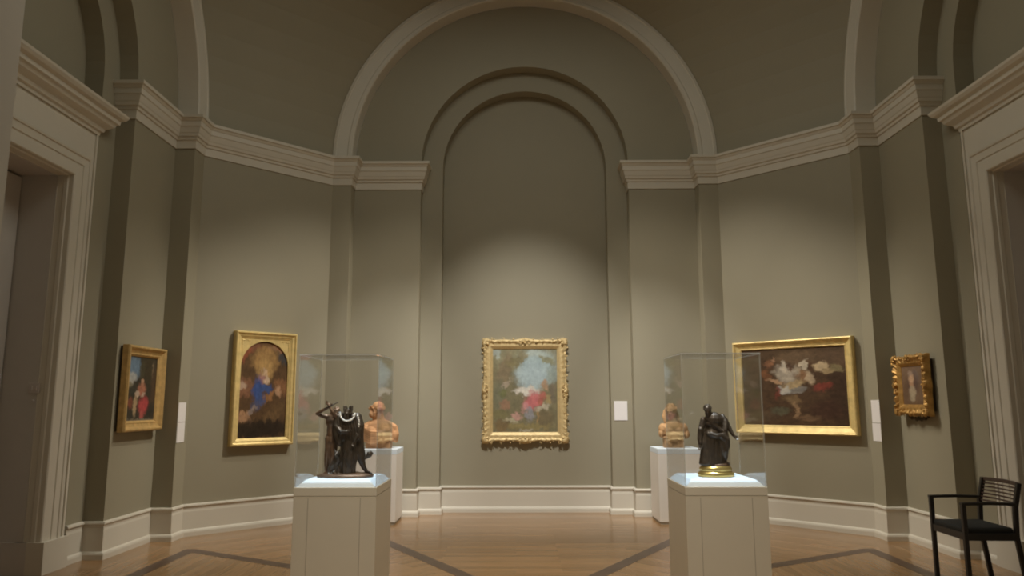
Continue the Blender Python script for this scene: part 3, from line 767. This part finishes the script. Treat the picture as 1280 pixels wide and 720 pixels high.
def vitrine(label, cx, cy, w, d, h):
    t = thing('vitrine', label, 'display case', (cx, cy, PZ), 0, 'clear vitrines')
    th = .007
    def pane(x0, x1, y0, y1, z0, z1, thin):
        b = bmesh.new(); box(b, x0, x1, y0, y1, z0, z1)
        for f in b.faces:
            n = f.normal
            f.material_index = 0 if abs(n[thin]) > .5 else 1
        o = link('pane', b, [M['glass'], M['glass_edge']], t)
    w2, d2 = w / 2 - .002, d / 2 - .002
    pane(-w2, w2, -d2, -d2 + th, .001, h, 1)
    pane(-w2, w2, d2 - th, d2, .001, h, 1)
    pane(-w2, -w2 + th, -d2 + th + .0005, d2 - th - .0005, .001, h, 0)
    pane(w2 - th, w2, -d2 + th + .0005, d2 - th - .0005, .001, h, 0)
    pane(-w2, w2, -d2, d2, h + .0005, h + .0005 + th, 2)
    return t
vitrine('clear vitrine over the dark bronze figure group at left', PLX, PY, PW, PD, .816)
vitrine('clear vitrine over the bronze figure on gilt base at right', PRX, PY, .507, PD, .818)

# ------------------------------------------------------------------ sculpture
def remesh(o, voxel, smooth=4, fac=.5):
    r = o.modifiers.new('merge', 'REMESH'); r.mode = 'VOXEL'; r.voxel_size = voxel; r.use_smooth_shade = True
    s = o.modifiers.new('soften', 'SMOOTH'); s.factor = fac; s.iterations = smooth
    return o

def folds(bm, pairs, r, seg=8):
    for p in pairs: limb(bm, [(*q, r) for q in p], seg)

def head(bm, c, s, yaw=0.0, pitch=0.0, roll=0.0, beard=False, hair=None, female=False):
    """head of height 2s... faces local -Y; c = centre of the skull."""
    R = Matrix.Translation(c) @ Matrix.Rotation(yaw, 4, 'Z') @ Matrix.Rotation(pitch, 4, 'X') @ Matrix.Rotation(roll, 4, 'Y')
    def P(x, y, z): return tuple(R @ Vector((x * s, y * s, z * s)))
    def B(x, y, z, rx, ry, rz): ball(bm, P(x, y, z), (rx * s, ry * s, rz * s), R.to_3x3().to_4x4(), 14)
    B(0, .10, .25, .74, .92, .80); B(0, -.18, -.25, .58, .68, .78); B(0, -.42, -.72, .34, .34, .30)
    B(-.36, -.58, -.22, .20, .18, .18); B(.36, -.58, -.22, .20, .18, .18)           # cheeks
    limb(bm, [(*P(-.52, -.68, .12), .10 * s), (*P(-.2, -.84, .16), .10 * s), (*P(.2, -.84, .16), .10 * s), (*P(.52, -.68, .12), .10 * s)], 8)   # brow
    limb(bm, [(*P(0, -.84, .08), .09 * s), (*P(0, -1.02, -.20), .12 * s), (*P(0, -1.00, -.28), .14 * s)], 8)   # nose
    for sx in (-1, 1):
        B(sx * .28, -.74, .0, .11, .09, .07)
        B(sx * .76, .08, -.10, .08, .17, .26)
        B(sx * .12, -.92, -.30, .08, .08, .06)
    B(0, -.80, -.50, .22, .10, .05); B(0, -.78, -.60, .18, .11, .06)                  # lips
    if beard:
        for k in range(9):
            a = -1.1 + 2.2 * k / 8
            limb(bm, [(*P(.52 * math.sin(a), -.30 - .40 * math.cos(a), -.58), .15 * s), (*P(.42 * math.sin(a), -.36 - .42 * math.cos(a), -.98 - .12 * math.cos(a)), .15 * s), (*P(.22 * math.sin(a), -.42 - .36 * math.cos(a), -1.28 - .25 * math.cos(a)), .09 * s)], 7)
        limb(bm, [(*P(-.36, -.72, -.52), .09 * s), (*P(0, -.92, -.44), .10 * s), (*P(.36, -.72, -.52), .09 * s)], 7)
    if hair == 'fringe':
        for k in range(12):
            a = math.radians(-10 + 200 * k / 11)
            B(.74 * math.cos(a), .12 + .82 * math.sin(a), -.05 + .10 * math.sin(5 * a), .20, .18, .26)
    if hair == 'long':
        for k in range(18):
            a = math.radians(-35 + 250 * k / 17)
            x, y = .80 * math.cos(a), .15 + .86 * math.sin(a)
            limb(bm, [(*P(x * .7, y * .7, .80), .20 * s), (*P(x * 1.02, y * 1.0, .25), .22 * s), (*P(x * 1.08, y * 1.02, -.45), .20 * s), (*P(x * .95, y * .95 + .1, -1.15), .16 * s)], 7)
        B(0, .15, .72, .72, .82, .42)
    if hair == 'curls':
        rr = random.Random(5)
        for k in range(34):
            a = rr.uniform(-.6, PI + .6); e = rr.uniform(.0, 1.3)
            B(.80 * math.cos(a) * math.cos(e), .12 + .95 * math.sin(a) * math.cos(e), .30 + .82 * math.sin(e), .20, .20, .20)

def bust_bald():
    t = thing('bust', 'broad orange terracotta bust of a bald man looking left', 'sculpture', (-1.842, 9.43, BZ), 0)
    b = bmesh.new()
    # torso cut in a shallow curve, draped shoulders
    ball(b, (0, .0, .215), (.165, .105, .150)); ball(b, (0, -.015, .12), (.170, .095, .09))
    ball(b, (-.135, .0, .225), (.075, .080, .085)); ball(b, (.135, .0, .225), (.075, .080, .085))
    ball(b, (-.168, -.005, .17), (.052, .070, .095)); ball(b, (.168, -.005, .17), (.052, .070, .095))
    ball(b, (-.07, -.07, .21), (.075, .05, .06)); ball(b, (.07, -.07, .21), (.075, .05, .06))
    limb(b, [(0, .02, .28, .085), (-.01, .01, .37, .062), (-.018, -.01, .43, .056)], 14)
    for k in range(7):                                           # mantle folds across the chest
        u = k / 6
        limb(b, [(-.20 + .02 * u, -.03, .27 - .17 * u, .013), (-.07, -.118 + .010 * u, .205 - .14 * u, .015), (.06, -.116 + .008 * u, .195 - .12 * u, .014), (.195 - .01 * u, -.04, .27 - .15 * u, .012)], 7)
    limb(b, [(.10, -.02, .315, .030), (.165, -.04, .26, .034), (.195, -.02, .17, .030), (.185, .01, .09, .026)], 10)
    limb(b, [(-.10, -.01, .315, .028), (-.16, -.03, .27, .032), (-.19, -.02, .18, .030), (-.175, .0, .09, .028)], 10)
    bmesh.ops.scale(b, vec=(1.13, 1.05, 1), verts=list(b.verts))
    box(b, -.155, .155, -.075, .075, .0, .07)
    ball(b, (0, 0, .06), (.17, .092, .055))
    head(b, (-.022, -.02, .487), .086, yaw=-1.35, pitch=.08, beard=True, hair='fringe')
    limb(b, [(-.095, -.036, .512, .015), (-.126, -.040, .486, .016), (-.108, -.038, .474, .012)], 8)
    ball(b, (-.092, -.036, .418), (.036, .036, .046)); ball(b, (-.100, -.038, .516), (.016, .034, .010))
    o = link('torso', b, M['terracotta'], t); remesh(o, .0042, 2)
bust_bald()

def bust_long():
    t = thing('bust', 'narrower mottled terracotta bust seen through the right vitrine', 'sculpture', (1.835, 9.43, BZ), 0)
    b = bmesh.new()
    ball(b, (0, .0, .225), (.145, .092, .10)); ball(b, (0, -.01, .15), (.122, .085, .12))
    ball(b, (-.125, 0, .23), (.055, .065, .07)); ball(b, (.13, 0, .225), (.058, .065, .075))
    ball(b, (-.148, -.01, .175), (.035, .05, .055)); ball(b, (.160, -.01, .165), (.040, .055, .06))
    ball(b, (-.055, -.07, .20), (.055, .04, .048)); ball(b, (.055, -.07, .20), (.055, .04, .048))
    limb(b, [(0, .02, .27, .070), (-.008, .012, .35, .050), (-.014, .0, .40, .047)], 14)
    for k in range(6):
        u = k / 5
        limb(b, [(-.14 + .02 * u, -.04, .27 - .09 * u, .012), (-.04, -.098, .19 - .09 * u, .013), (.05, -.098, .18 - .05 * u, .013), (.15, -.04, .25 - .07 * u, .011)], 7)
    box(b, -.118, .118, -.072, .07, 0, .13)
    limb(b, [(-.12, -.06, .125, .016), (0, -.085, .12, .018), (.12, -.06, .125, .016)], 8)
    limb(b, [(.10, -.02, .28, .022), (.155, -.03, .24, .024), (.185, -.01, .15, .024)], 8)
    head(b, (-.02, -.015, .445), .078, yaw=-.55, pitch=.10, hair='curls')
    limb(b, [(-.075, .03, .44, .035), (-.095, .02, .38, .032), (-.09, .0, .32, .022)], 8)
    limb(b, [(.04, .05, .44, .035), (.065, .04, .37, .032), (.075, .02, .31, .022)], 8)
    o = link('torso', b, M['terracotta_dark'], t); remesh(o, .0042, 2)
bust_long()

def hand(bm, wrist, direction, normal, s):
    """small hand with five fingers; s = length of the hand."""
    d = Vector(direction).normalized(); n = Vector(normal).normalized(); l = d.cross(n).normalized(); n = l.cross(d)
    w = Vector(wrist)
    pc = w + d * s * .30
    rot = Matrix((l, d, n)).transposed().to_4x4()
    ball(bm, pc, (s * .24, s * .32, s * .12), rot, 10)
    for k, (off, ln) in enumerate(((-.17, .46), (-.06, .52), (.06, .49), (.17, .38))):
        a = w + d * s * .52 + l * s * off
        limb(bm, [(*a, s * .075), (*(a + d * s * ln * .5 + n * s * .04), s * .068), (*(a + d * s * ln * .85 + n * s * .16), s * .055)], 6)
    a = w + d * s * .22 - l * s * .20
    limb(bm, [(*a, s * .085), (*(a + d * s * .22 - l * s * .16 + n * s * .05), s * .075), (*(a + d * s * .42 - l * s * .17 + n * s * .12), s * .06)], 6)

def foot(bm, heel, direction, s):
    d = Vector(direction).normalized(); h = Vector(heel)
    limb(bm, [(*(h + Vector((0, 0, s * .16))), s * .16), (*(h + d * s * .4 + Vector((0, 0, s * .18))), s * .17), (*(h + d * s * .85 + Vector((0, 0, s * .10))), s * .13), (*(h + d * s + Vector((0, 0, s * .08))), s * .09)], 8)

def bronze_group():
    t = thing('bronze_group', 'dark bronze group of nude pipe raiser and cloaked crowned figure in left vitrine', 'sculpture', (PLX, PY - .005, PZ + .0395), 0)
    # local x: -.19 .. .19 ; z from the deck. rocky oval base
    b = bmesh.new(); lathe(b, [(.180, 0), (.188, .006), (.186, .014), (.170, .020), (.10, .026)], 40, 1, .58)
    rr = random.Random(9)
    for k in range(26):
        a = rr.uniform(0, 6.28); q = rr.uniform(.2, .9)
        ball(b, (.165 * q * math.cos(a), .095 * q * math.sin(a), .020), (rr.uniform(.012, .03), rr.uniform(.01, .02), rr.uniform(.004, .010)), seg=8)
    link('base', b, M['bronze_brown'], t, True)
    # slim nude youth at the left, right elbow lifted out, hand at the mouth with the pipe
    b = bmesh.new()
    J = lambda *p: p
    limb(b, [(-.098, .00, .262, .030), (-.100, -.002, .225, .032), (-.100, .0, .19, .0)][:2] , 12)
    ball(b, (-.098, .0, .262), (.036, .027, .030)); ball(b, (-.100, -.002, .300), (.033, .024, .038)); ball(b, (-.102, .0, .355), (.040, .028, .042)); ball(b, (-.100, .003, .385), (.046, .024, .022))
    limb(b, [(-.100, .0, .33, .030), (-.099, .0, .27, .032)], 12)
    for sx, fx in ((-.022, -.128), (.018, -.088)):               # legs
        kx = -.106 if sx < 0 else -.078
        limb(b, [(-.098 + sx * .8, 0, .25, .027), ((-.098 + sx + kx) / 2, -.008, .19, .025), (kx - (.014 if sx < 0 else 0), -.016, .140, .018), (fx * .6 + kx * .4 - .004, -.002, .095, .019), (fx, .008, .035, .0095)], 12)
        foot(b, (fx, .012, .016), (-.25 if sx < 0 else .15, -1, 0), .050)
    limb(b, [(-.100, .002, .39, .016), (-.098, -.004, .420, .014)], 10)
    ball(b, (-.090, -.002, .405), (.02, .018, .02))
    # raised right arm: shoulder -> elbow far left -> hand up by the head
    limb(b, [(-.132, .0, .386, .017), (-.165, -.012, .394, .014), (-.194, -.022, .408, .012)], 10)
    limb(b, [(-.194, -.022, .408, .0125), (-.150, -.038, .432, .012), (-.116, -.046, .448, .0085)], 10)
    hand(b, (-.116, -.046, .448), (.7, -.1, .6), (.5, -.8, .1), .040)
    # left arm across to the pipe
    limb(b, [(-.070, .0, .385, .016), (-.055, -.03, .37, .013), (-.082, -.058, .418, .011), (-.110, -.056, .462, .008)], 10)
    hand(b, (-.110, -.056, .462), (-.5, .0, .8), (.3, -.9, .0), .036)
    head(b, (-.070, -.014, .420), .0265, yaw=.35, pitch=.30, roll=.25, hair='curls')
    limb(b, [(-.100, .0, .385, .017), (-.082, -.004, .402, .016)], 10)
    # left figure's own cloth knot
    o = link('nude_figure', b, M['bronze_brown'], t); remesh(o, .0036, 2)
    b = bmesh.new(); limb(b, [(-.140, -.058, .440, .004), (-.100, -.062, .456, .0042), (-.050, -.058, .482, .003)], 8)
    link('pipe', b, M['bronze'], t, True)
    # cloaked, crowned figure striding at the right
    b = bmesh.new()
    ball(b, (.020, .0, .355), (.062, .040, .055)); ball(b, (.006, .0, .385), (.070, .036, .032)); ball(b, (.018, 0, .28), (.058, .042, .07))
    limb(b, [(.020, .0, .375, .030), (.016, -.022, .395, .022)], 10)
    limb(b, [(.018, .0, .31, .056), (.030, .0, .22, .054), (.026, .0, .13, .048), (.020, .0, .058, .044)], 16, .8)
    for k in range(15):                                          # long robe folds
        a = -2.75 + 2.4 * k / 14 + .12 * math.sin(k * 2.7)
        x1, y1 = .054 * math.cos(a), .038 * math.sin(a); x2, y2 = .046 * math.cos(a) - .008, .050 * math.sin(a)
        limb(b, [(.018 + x1, y1, .33, .011), (.026 + x1 * 1.08, y1 * 1.22, .22, .009 + .004 * (k % 2)), (.028 + (x1 + x2) / 2 + .012 * math.sin(k * 2.1), (y1 + y2) / 2 - .008 * (k % 3), .12, .010), (.026 + x2 * (1 + .18 * math.sin(k * 1.7)), y2 - .006 * (k % 2), .028, .012)], 7)
    # cloak over the shoulders, thrown back to the right
    limb(b, [(-.045, -.02, .395, .030), (-.058, -.026, .34, .032), (-.052, -.034, .27, .028), (-.036, -.040, .215, .020)], 10)
    limb(b, [(.075, -.02, .39, .026), (.092, -.022, .33, .030), (.092, -.018, .26, .026), (.100, -.006, .18, .022), (.120, .0, .12, .014)], 10)
    for k in range(8):
        u = k / 7
        limb(b, [(-.05 + .115 * u, -.045 - .008 * math.sin(PI * u), .395 - .030 * math.sin(PI * u), .009), (-.04 + .125 * u, -.055, .33 - .02 * u, .009), (-.052 + .15 * u, -.050, .24, .009)], 7)
    # right arm bent across, hand on the belly
    limb(b, [(-.045, -.02, .38, .022), (-.058, -.045, .325, .019), (-.020, -.068, .290, .014), (.012, -.072, .292, .010)], 10)
    hand(b, (.012, -.072, .292), (1, -.05, .1), (0, -1, .1), .042)
    limb(b, [(.080, -.015, .375, .022), (.094, -.034, .310, .018), (.084, -.052, .262, .014), (.070, -.058, .232, .010)], 10)
    hand(b, (.070, -.058, .232), (-.4, -.1, -1), (0, -1, .1), .040)
    # striding right leg
    limb(b, [(.070, .0, .22, .040), (.092, -.008, .15, .032), (.108, -.008, .095, .023), (.120, -.002, .06, .016), (.138, .006, .032, .012)], 12)
    foot(b, (.136, .008, .018), (.75, -.65, 0), .058)
    limb(b, [(-.004, -.01, .18, .030), (-.010, -.02, .12, .024), (-.012, -.006, .04, .014)], 10)
    foot(b, (-.012, -.004, .016), (-.3, -1, 0), .055)
    head(b, (.010, -.040, .412), .031, yaw=-.35, pitch=.22, beard=True, hair='fringe')
    # crown points
    for k in range(6):
        a = PI * 2 * k / 6 + .3
        limb(b, [(.012 + .022 * math.cos(a), -.032 + .022 * math.sin(a), .428, .010), (.012 + .027 * math.cos(a), -.032 + .027 * math.sin(a), .456, .0058)], 7)
    o = link('cloaked_figure', b, M['bronze'], t); remesh(o, .0036, 1)
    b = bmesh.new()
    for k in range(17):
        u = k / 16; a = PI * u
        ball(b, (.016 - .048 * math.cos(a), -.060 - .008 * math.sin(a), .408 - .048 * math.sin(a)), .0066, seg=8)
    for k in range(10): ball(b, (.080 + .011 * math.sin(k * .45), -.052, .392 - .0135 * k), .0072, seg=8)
    link('highlight_beads', b, M['highlight_bronze'], t, True)  # row of pale beads painted in for glints at collar and arm
    # small animal crouching between the two, and the tasselled cloak end
    b = bmesh.new()
    limb(b, [(-.082, -.035, .060, .022), (-.060, -.045, .085, .026), (-.040, -.048, .110, .022), (-.045, -.055, .140, .017)], 10)
    ball(b, (-.045, -.066, .150), (.018, .022, .018)); ball(b, (-.047, -.086, .143), (.009, .014, .009))
    for x, z in ((-.095, .02), (-.075, .02), (-.05, .022), (-.03, .022)):
        limb(b, [(x * .6 - .028, -.042, .075, .013), (x, -.050, .045, .009), (x - .002, -.055, .024, .007)], 8)
        ball(b, (x - .002, -.060, .022), (.009, .012, .006), seg=8)
    for s in (-1, 1): limb(b, [(-.045 + s * .011, -.062, .164, .007), (-.045 + s * .016, -.060, .180, .003)], 6)
    o = link('crouching_animal', b, M['bronze'], t); remesh(o, .0034, 2)
    b = bmesh.new()
    limb(b, [(.100, .0, .140, .015), (.125, -.004, .118, .014), (.145, -.006, .130, .014), (.158, -.006, .148, .020), (.166, -.006, .156, .012), (.178, -.008, .150, .006)], 10)
    ball(b, (.155, -.006, .142), (.020, .015, .020))
    o = link('cloak_tassel', b, M['bronze'], t); remesh(o, .0036, 2)
bronze_group()

def bronze_single():
    t = thing('bronze_statuette', 'dark bronze stooping robed figure on a round gilt base', 'sculpture', (PRX + .008, PY - .01, PZ + .0395), 0)
    b = bmesh.new()
    lathe(b, [(.112, 0), (.117, .004), (.117, .020), (.112, .026), (.104, .030), (.101, .036), (.104, .042), (.106, .048), (.103, .056), (.097, .062), (.094, .066), (.088, .068)], 48, 1, .82)
    link('gilt_base', b, M['gold_base'], t, True)
    b = bmesh.new(); lathe(b, [(.088, .066), (.090, .074), (.084, .082), (.05, .086)], 32, 1, .8)
    for k in range(14):
        a = k * 2.4; ball(b, (.06 * math.cos(a), .045 * math.sin(a), .082), (.02, .016, .007), seg=8)
    link('ground', b, M['bronze_brown'], t, True)
    b = bmesh.new()
    Z = .075
    # robe / legs
    limb(b, [(-.012, .0, Z + .19, .062), (-.018, .0, Z + .12, .066), (-.022, .0, Z + .05, .070), (-.024, .0, Z + .006, .074)], 16, .75)
    for k in range(13):
        a = -2.9 + 2.6 * k / 12
        limb(b, [(-.012 + .055 * math.cos(a), .042 * math.sin(a), Z + .20, .011), (-.018 + .066 * math.cos(a) + .006 * math.sin(3 * k), .050 * math.sin(a), Z + .11, .012), (-.024 + .076 * math.cos(a), .058 * math.sin(a), Z + .01, .013)], 7)
    # advancing bare leg on the right
    limb(b, [(.020, -.01, Z + .17, .040), (.046, -.026, Z + .115, .033), (.056, -.030, Z + .085, .026), (.058, -.016, Z + .045, .021), (.058, -.004, Z + .014, .013)], 12)
    foot(b, (.058, .0, Z + .002), (.35, -1, 0), .060)
    limb(b, [(.030, .01, Z + .15, .034), (.030, .015, Z + .08, .026), (.026, .02, Z + .015, .014)], 10)
    foot(b, (.026, .022, Z + .002), (.1, -1, 0), .055)
    # trunk stooping, broad back
    limb(b, [(.0, .0, Z + .18, .058), (.002, -.006, Z + .235, .062), (.0, -.014, Z + .285, .056)], 16, .72)
    ball(b, (.004, .0, Z + .285), (.072, .046, .040)); ball(b, (.020, .010, Z + .300), (.048, .036, .028))
    ball(b, (-.028, -.036, Z + .264), (.030, .014, .020)); ball(b, (.020, -.037, Z + .264), (.030, .014, .020))
    limb(b, [(-.055, -.028, Z + .300, .012), (-.015, -.050, Z + .262, .013), (.030, -.050, Z + .222, .013), (.055, -.036, Z + .195, .012)], 8)
    limb(b, [(.060, .0, Z + .310, .016), (.072, -.025, Z + .270, .016), (.064, -.042, Z + .225, .014), (.070, -.038, Z + .175, .016)], 8)
    limb(b, [(-.070, -.012, Z + .20, .012), (-.082, -.020, Z + .12, .014), (-.092, -.016, Z + .03, .012)], 8)
    # neck and bowed head
    limb(b, [(-.018, -.014, Z + .305, .026), (-.038, -.030, Z + .330, .021)], 10)
    head(b, (-.046, -.036, Z + .352), .030, yaw=-.35, pitch=.35, beard=True, hair='curls')
    # left-hand side arm hanging, hand low
    limb(b, [(-.066, -.006, Z + .285, .024), (-.086, -.014, Z + .23, .020), (-.096, -.022, Z + .18, .015), (-.100, -.032, Z + .135, .0105)], 10)
    hand(b, (-.100, -.032, Z + .135), (-.25, -.2, -1), (-.2, -1, .2), .046)
    limb(b, [(-.094, -.02, Z + .225, .018), (-.104, -.02, Z + .165, .014), (-.098, -.01, Z + .12, .010)], 8)
    # right-hand side arm reaching out and down
    limb(b, [(.070, -.004, Z + .285, .023), (.092, -.014, Z + .240, .018), (.104, -.022, Z + .215, .0145), (.116, -.032, Z + .188, .0105)], 10)
    hand(b, (.116, -.032, Z + .188), (.6, -.3, -.75), (.2, -1, .3), .044)
    # cloth bundle at the hip
    limb(b, [(.040, -.045, Z + .185, .022), (.066, -.040, Z + .160, .026), (.070, -.036, Z + .120, .022), (.060, -.038, Z + .085, .014)], 10)
    limb(b, [(-.05, -.045, Z + .20, .014), (.0, -.058, Z + .185, .015), (.05, -.046, Z + .195, .014)], 8)
    o = link('figure', b, M['bronze'], t); remesh(o, .0036, 1)
bronze_single()

# ------------------------------------------------------------------ armchair
def armchair():
    t = thing('armchair', 'black open armchair with slatted back beside the right doorway', 'chair', (3.569, 6.231, 0), math.radians(88))
    # local: faces +Y, width along X
    W, D = .241, .194
    def bar(name, pts, w, d, m):
        b = bmesh.new()
        rings = []
        for i, p in enumerate(pts):
            p = Vector(p); q = Vector(pts[min(i + 1, len(pts) - 1)]) - Vector(pts[max(i - 1, 0)])
            q.normalize()
            a = Vector((1, 0, 0)) if abs(q.x) < .7 else Vector((0, 1, 0))
            c = q.cross(a).normalized(); a = c.cross(q).normalized()
            rings.append([b.verts.new(p + a * sx * w / 2 + c * sy * d / 2) for sx, sy in ((-1, -1), (1, -1), (1, 1), (-1, 1))])
        for r0, r1 in zip(rings, rings[1:]):
            for k in range(4): b.faces.new((r0[k], r0[(k + 1) % 4], r1[(k + 1) % 4], r1[k]))
        b.faces.new(rings[0][::-1]); b.faces.new(rings[-1])
        bmesh.ops.bevel(b, geom=list(b.edges), offset=.003, segments=1, affect='EDGES')
        return link(name, b, m, t)
    for s in (-1, 1):
        bar('leg', [(s * W, D, 0), (s * W, D, .40), (s * W, D, .643)], .034, .032, M['black_wood'])
        bar('leg', [(s * (W - .003), -D - .05, 0), (s * (W - .003), -D, .40), (s * (W - .003), -D - .012, .63), (s * (W - .003), -D - .055, .812)], .032, .034, M['black_wood'])
        bar('armrest', [(s * W, D + .018, .652), (s * W, 0, .658), (s * W, -D - .01, .652)], .040, .022, M['black_wood'])
        bar('side_rail', [(s * W, D, .405), (s * W, -D, .405)], .022, .055, M['black_wood'])
    bar('front_rail', [(-W, D, .405), (W, D, .405)], .022, .055, M['black_wood'])
    bar('rear_rail', [(-W, -D, .405), (W, -D, .405)], .022, .055, M['black_wood'])
    b = bmesh.new(); vs = box(b, -W + .012, W - .012, -D + .01, D + .005, .420, .472, .016)
    link('seat', b, M['seat'], t, True)
    bar('top_rail', [(-W + .0, -D - .054, .800), (-W * .5, -D - .072, .804), (0, -D - .078, .805), (W * .5, -D - .072, .804), (W, -D - .054, .800)], .022, .030, M['brown_wood'])
    for k in range(6):
        z = .770 - .028 * k; y = -D - .047 + .0070 * k
        bar('back_slat', [(-W + .01, y, z), (-W * .5, y - .016, z), (0, y - .022, z), (W * .5, y - .016, z), (W - .01, y, z)], .012, .013, M['brown_wood'])
armchair()

# ------------------------------------------------------------------ light: ceiling spots aimed at the works, added fill lamps, dim world ambient through the passage
def spot(name, pos, aim, power, cone, blend=1.0, color=(1, .955, .88), size=.05):
    l = bpy.data.lights.new(name, 'SPOT'); l.energy = power; l.spot_size = math.radians(cone); l.spot_blend = blend; l.color = color; l.shadow_soft_size = size
    o = bpy.data.objects.new(name, l); COL.objects.link(o); o.location = pos
    o.rotation_euler = (Vector(aim) - Vector(pos)).to_track_quat('-Z', 'Y').to_euler()
WARM = (1, .925, .79)
spot('spot_garden', (0, 5.9, 6.9), (0, 10.2, 1.05), 1450, 38, color=(1, .965, .89))
spot('spot_tall', (1.5, 7.8, 6.9), (-3.15, 9.0, .85), 1060, 40, color=WARM)
spot('spot_wide', (-1.5, 7.8, 6.9), (3.15, 9.0, 1.1), 1120, 40, color=WARM)
spot('spot_left_pier', (.1, 8.2, 6.9), (-4.02, 7.65, .8), 430, 34, color=WARM)
spot('spot_right_pier', (-.1, 8.2, 6.9), (4.02, 7.65, .8), 430, 34, color=WARM)
spot('fill_front_left', (-.3, 4.6, 6.9), (-3.2, 2.6, 1.2), 900, 50, color=WARM)  # added unseen fill, bounces off the wall beside the camera
spot('fill_front_right', (.3, 4.6, 6.9), (3.2, 2.6, 1.2), 900, 50, color=WARM)  # its mirror on the right, also an added fill
COOL = (.64, .84, 1.0)
spot('spot_bronze_left', (-1.1, 4.5, 7.0), (-1.24, 4.98, 1.0), 1750, 15, color=COOL)
spot('spot_bronze_right', (1.1, 4.5, 7.0), (1.17, 4.98, 1.0), 1750, 15, color=COOL)
spot('spot_bust_left', (-.7, 6.6, 6.9), (-1.9, 9.7, 1.2), 900, 25, color=(1, .975, .93))
spot('spot_bust_right', (.7, 6.6, 6.9), (1.9, 9.7, 1.2), 900, 25, color=(1, .975, .93))
spot('fill_floor', (0, 2.9, 6.4), (0, 5.9, 0), 1550, 58, color=(1, .90, .74))  # added fill that brightens the floor and the front pedestals
al = bpy.data.lights.new('fill_ceiling', 'AREA'); al.energy = 82; al.size = 3.0; al.color = (1, .975, .84)  # added soft fill for the whole room, no visible fitting
ao = bpy.data.objects.new('fill_ceiling', al); COL.objects.link(ao); ao.location = (0, YC, 7.15)

w = bpy.data.worlds.new('world'); S.world = w; w.use_nodes = True
w.node_tree.nodes['Background'].inputs['Color'].default_value = (.50, .46, .40, 1)
w.node_tree.nodes['Background'].inputs['Strength'].default_value = .10  # dim warm ambient added as fill, enters by the open passage

# ------------------------------------------------------------------ camera
F, TH, YAW, ROLL = 924.87, .15343, .006064, .002148
cam = bpy.data.cameras.new('camera'); co = bpy.data.objects.new('camera', cam); COL.objects.link(co)
cam.sensor_fit = 'HORIZONTAL'; cam.sensor_width = 36; cam.lens = 36 * F / 1280; cam.clip_start = .05
fw = Vector((-math.sin(YAW) * math.cos(TH), math.cos(YAW) * math.cos(TH), math.sin(TH)))
rt = Vector((math.cos(YAW), math.sin(YAW), 0)); up = rt.cross(fw)
c, s = math.cos(ROLL), math.sin(ROLL)
rt2 = rt * c - up * s; up2 = rt * s + up * c
mt = Matrix((rt2, up2, -fw)).transposed().to_4x4(); mt.translation = Vector((-.11687, 0, 1.44467))
co.matrix_world = mt
S.camera = co
S.view_settings.view_transform = 'Standard'; S.view_settings.look = 'None'; S.view_settings.gamma = 1; S.view_settings.use_curve_mapping = False
S.view_settings.exposure = 0
S.cycles.transparent_max_bounces = 24; S.cycles.max_bounces = 10; S.cycles.diffuse_bounces = 5
S.cycles.filter_width = 2.0
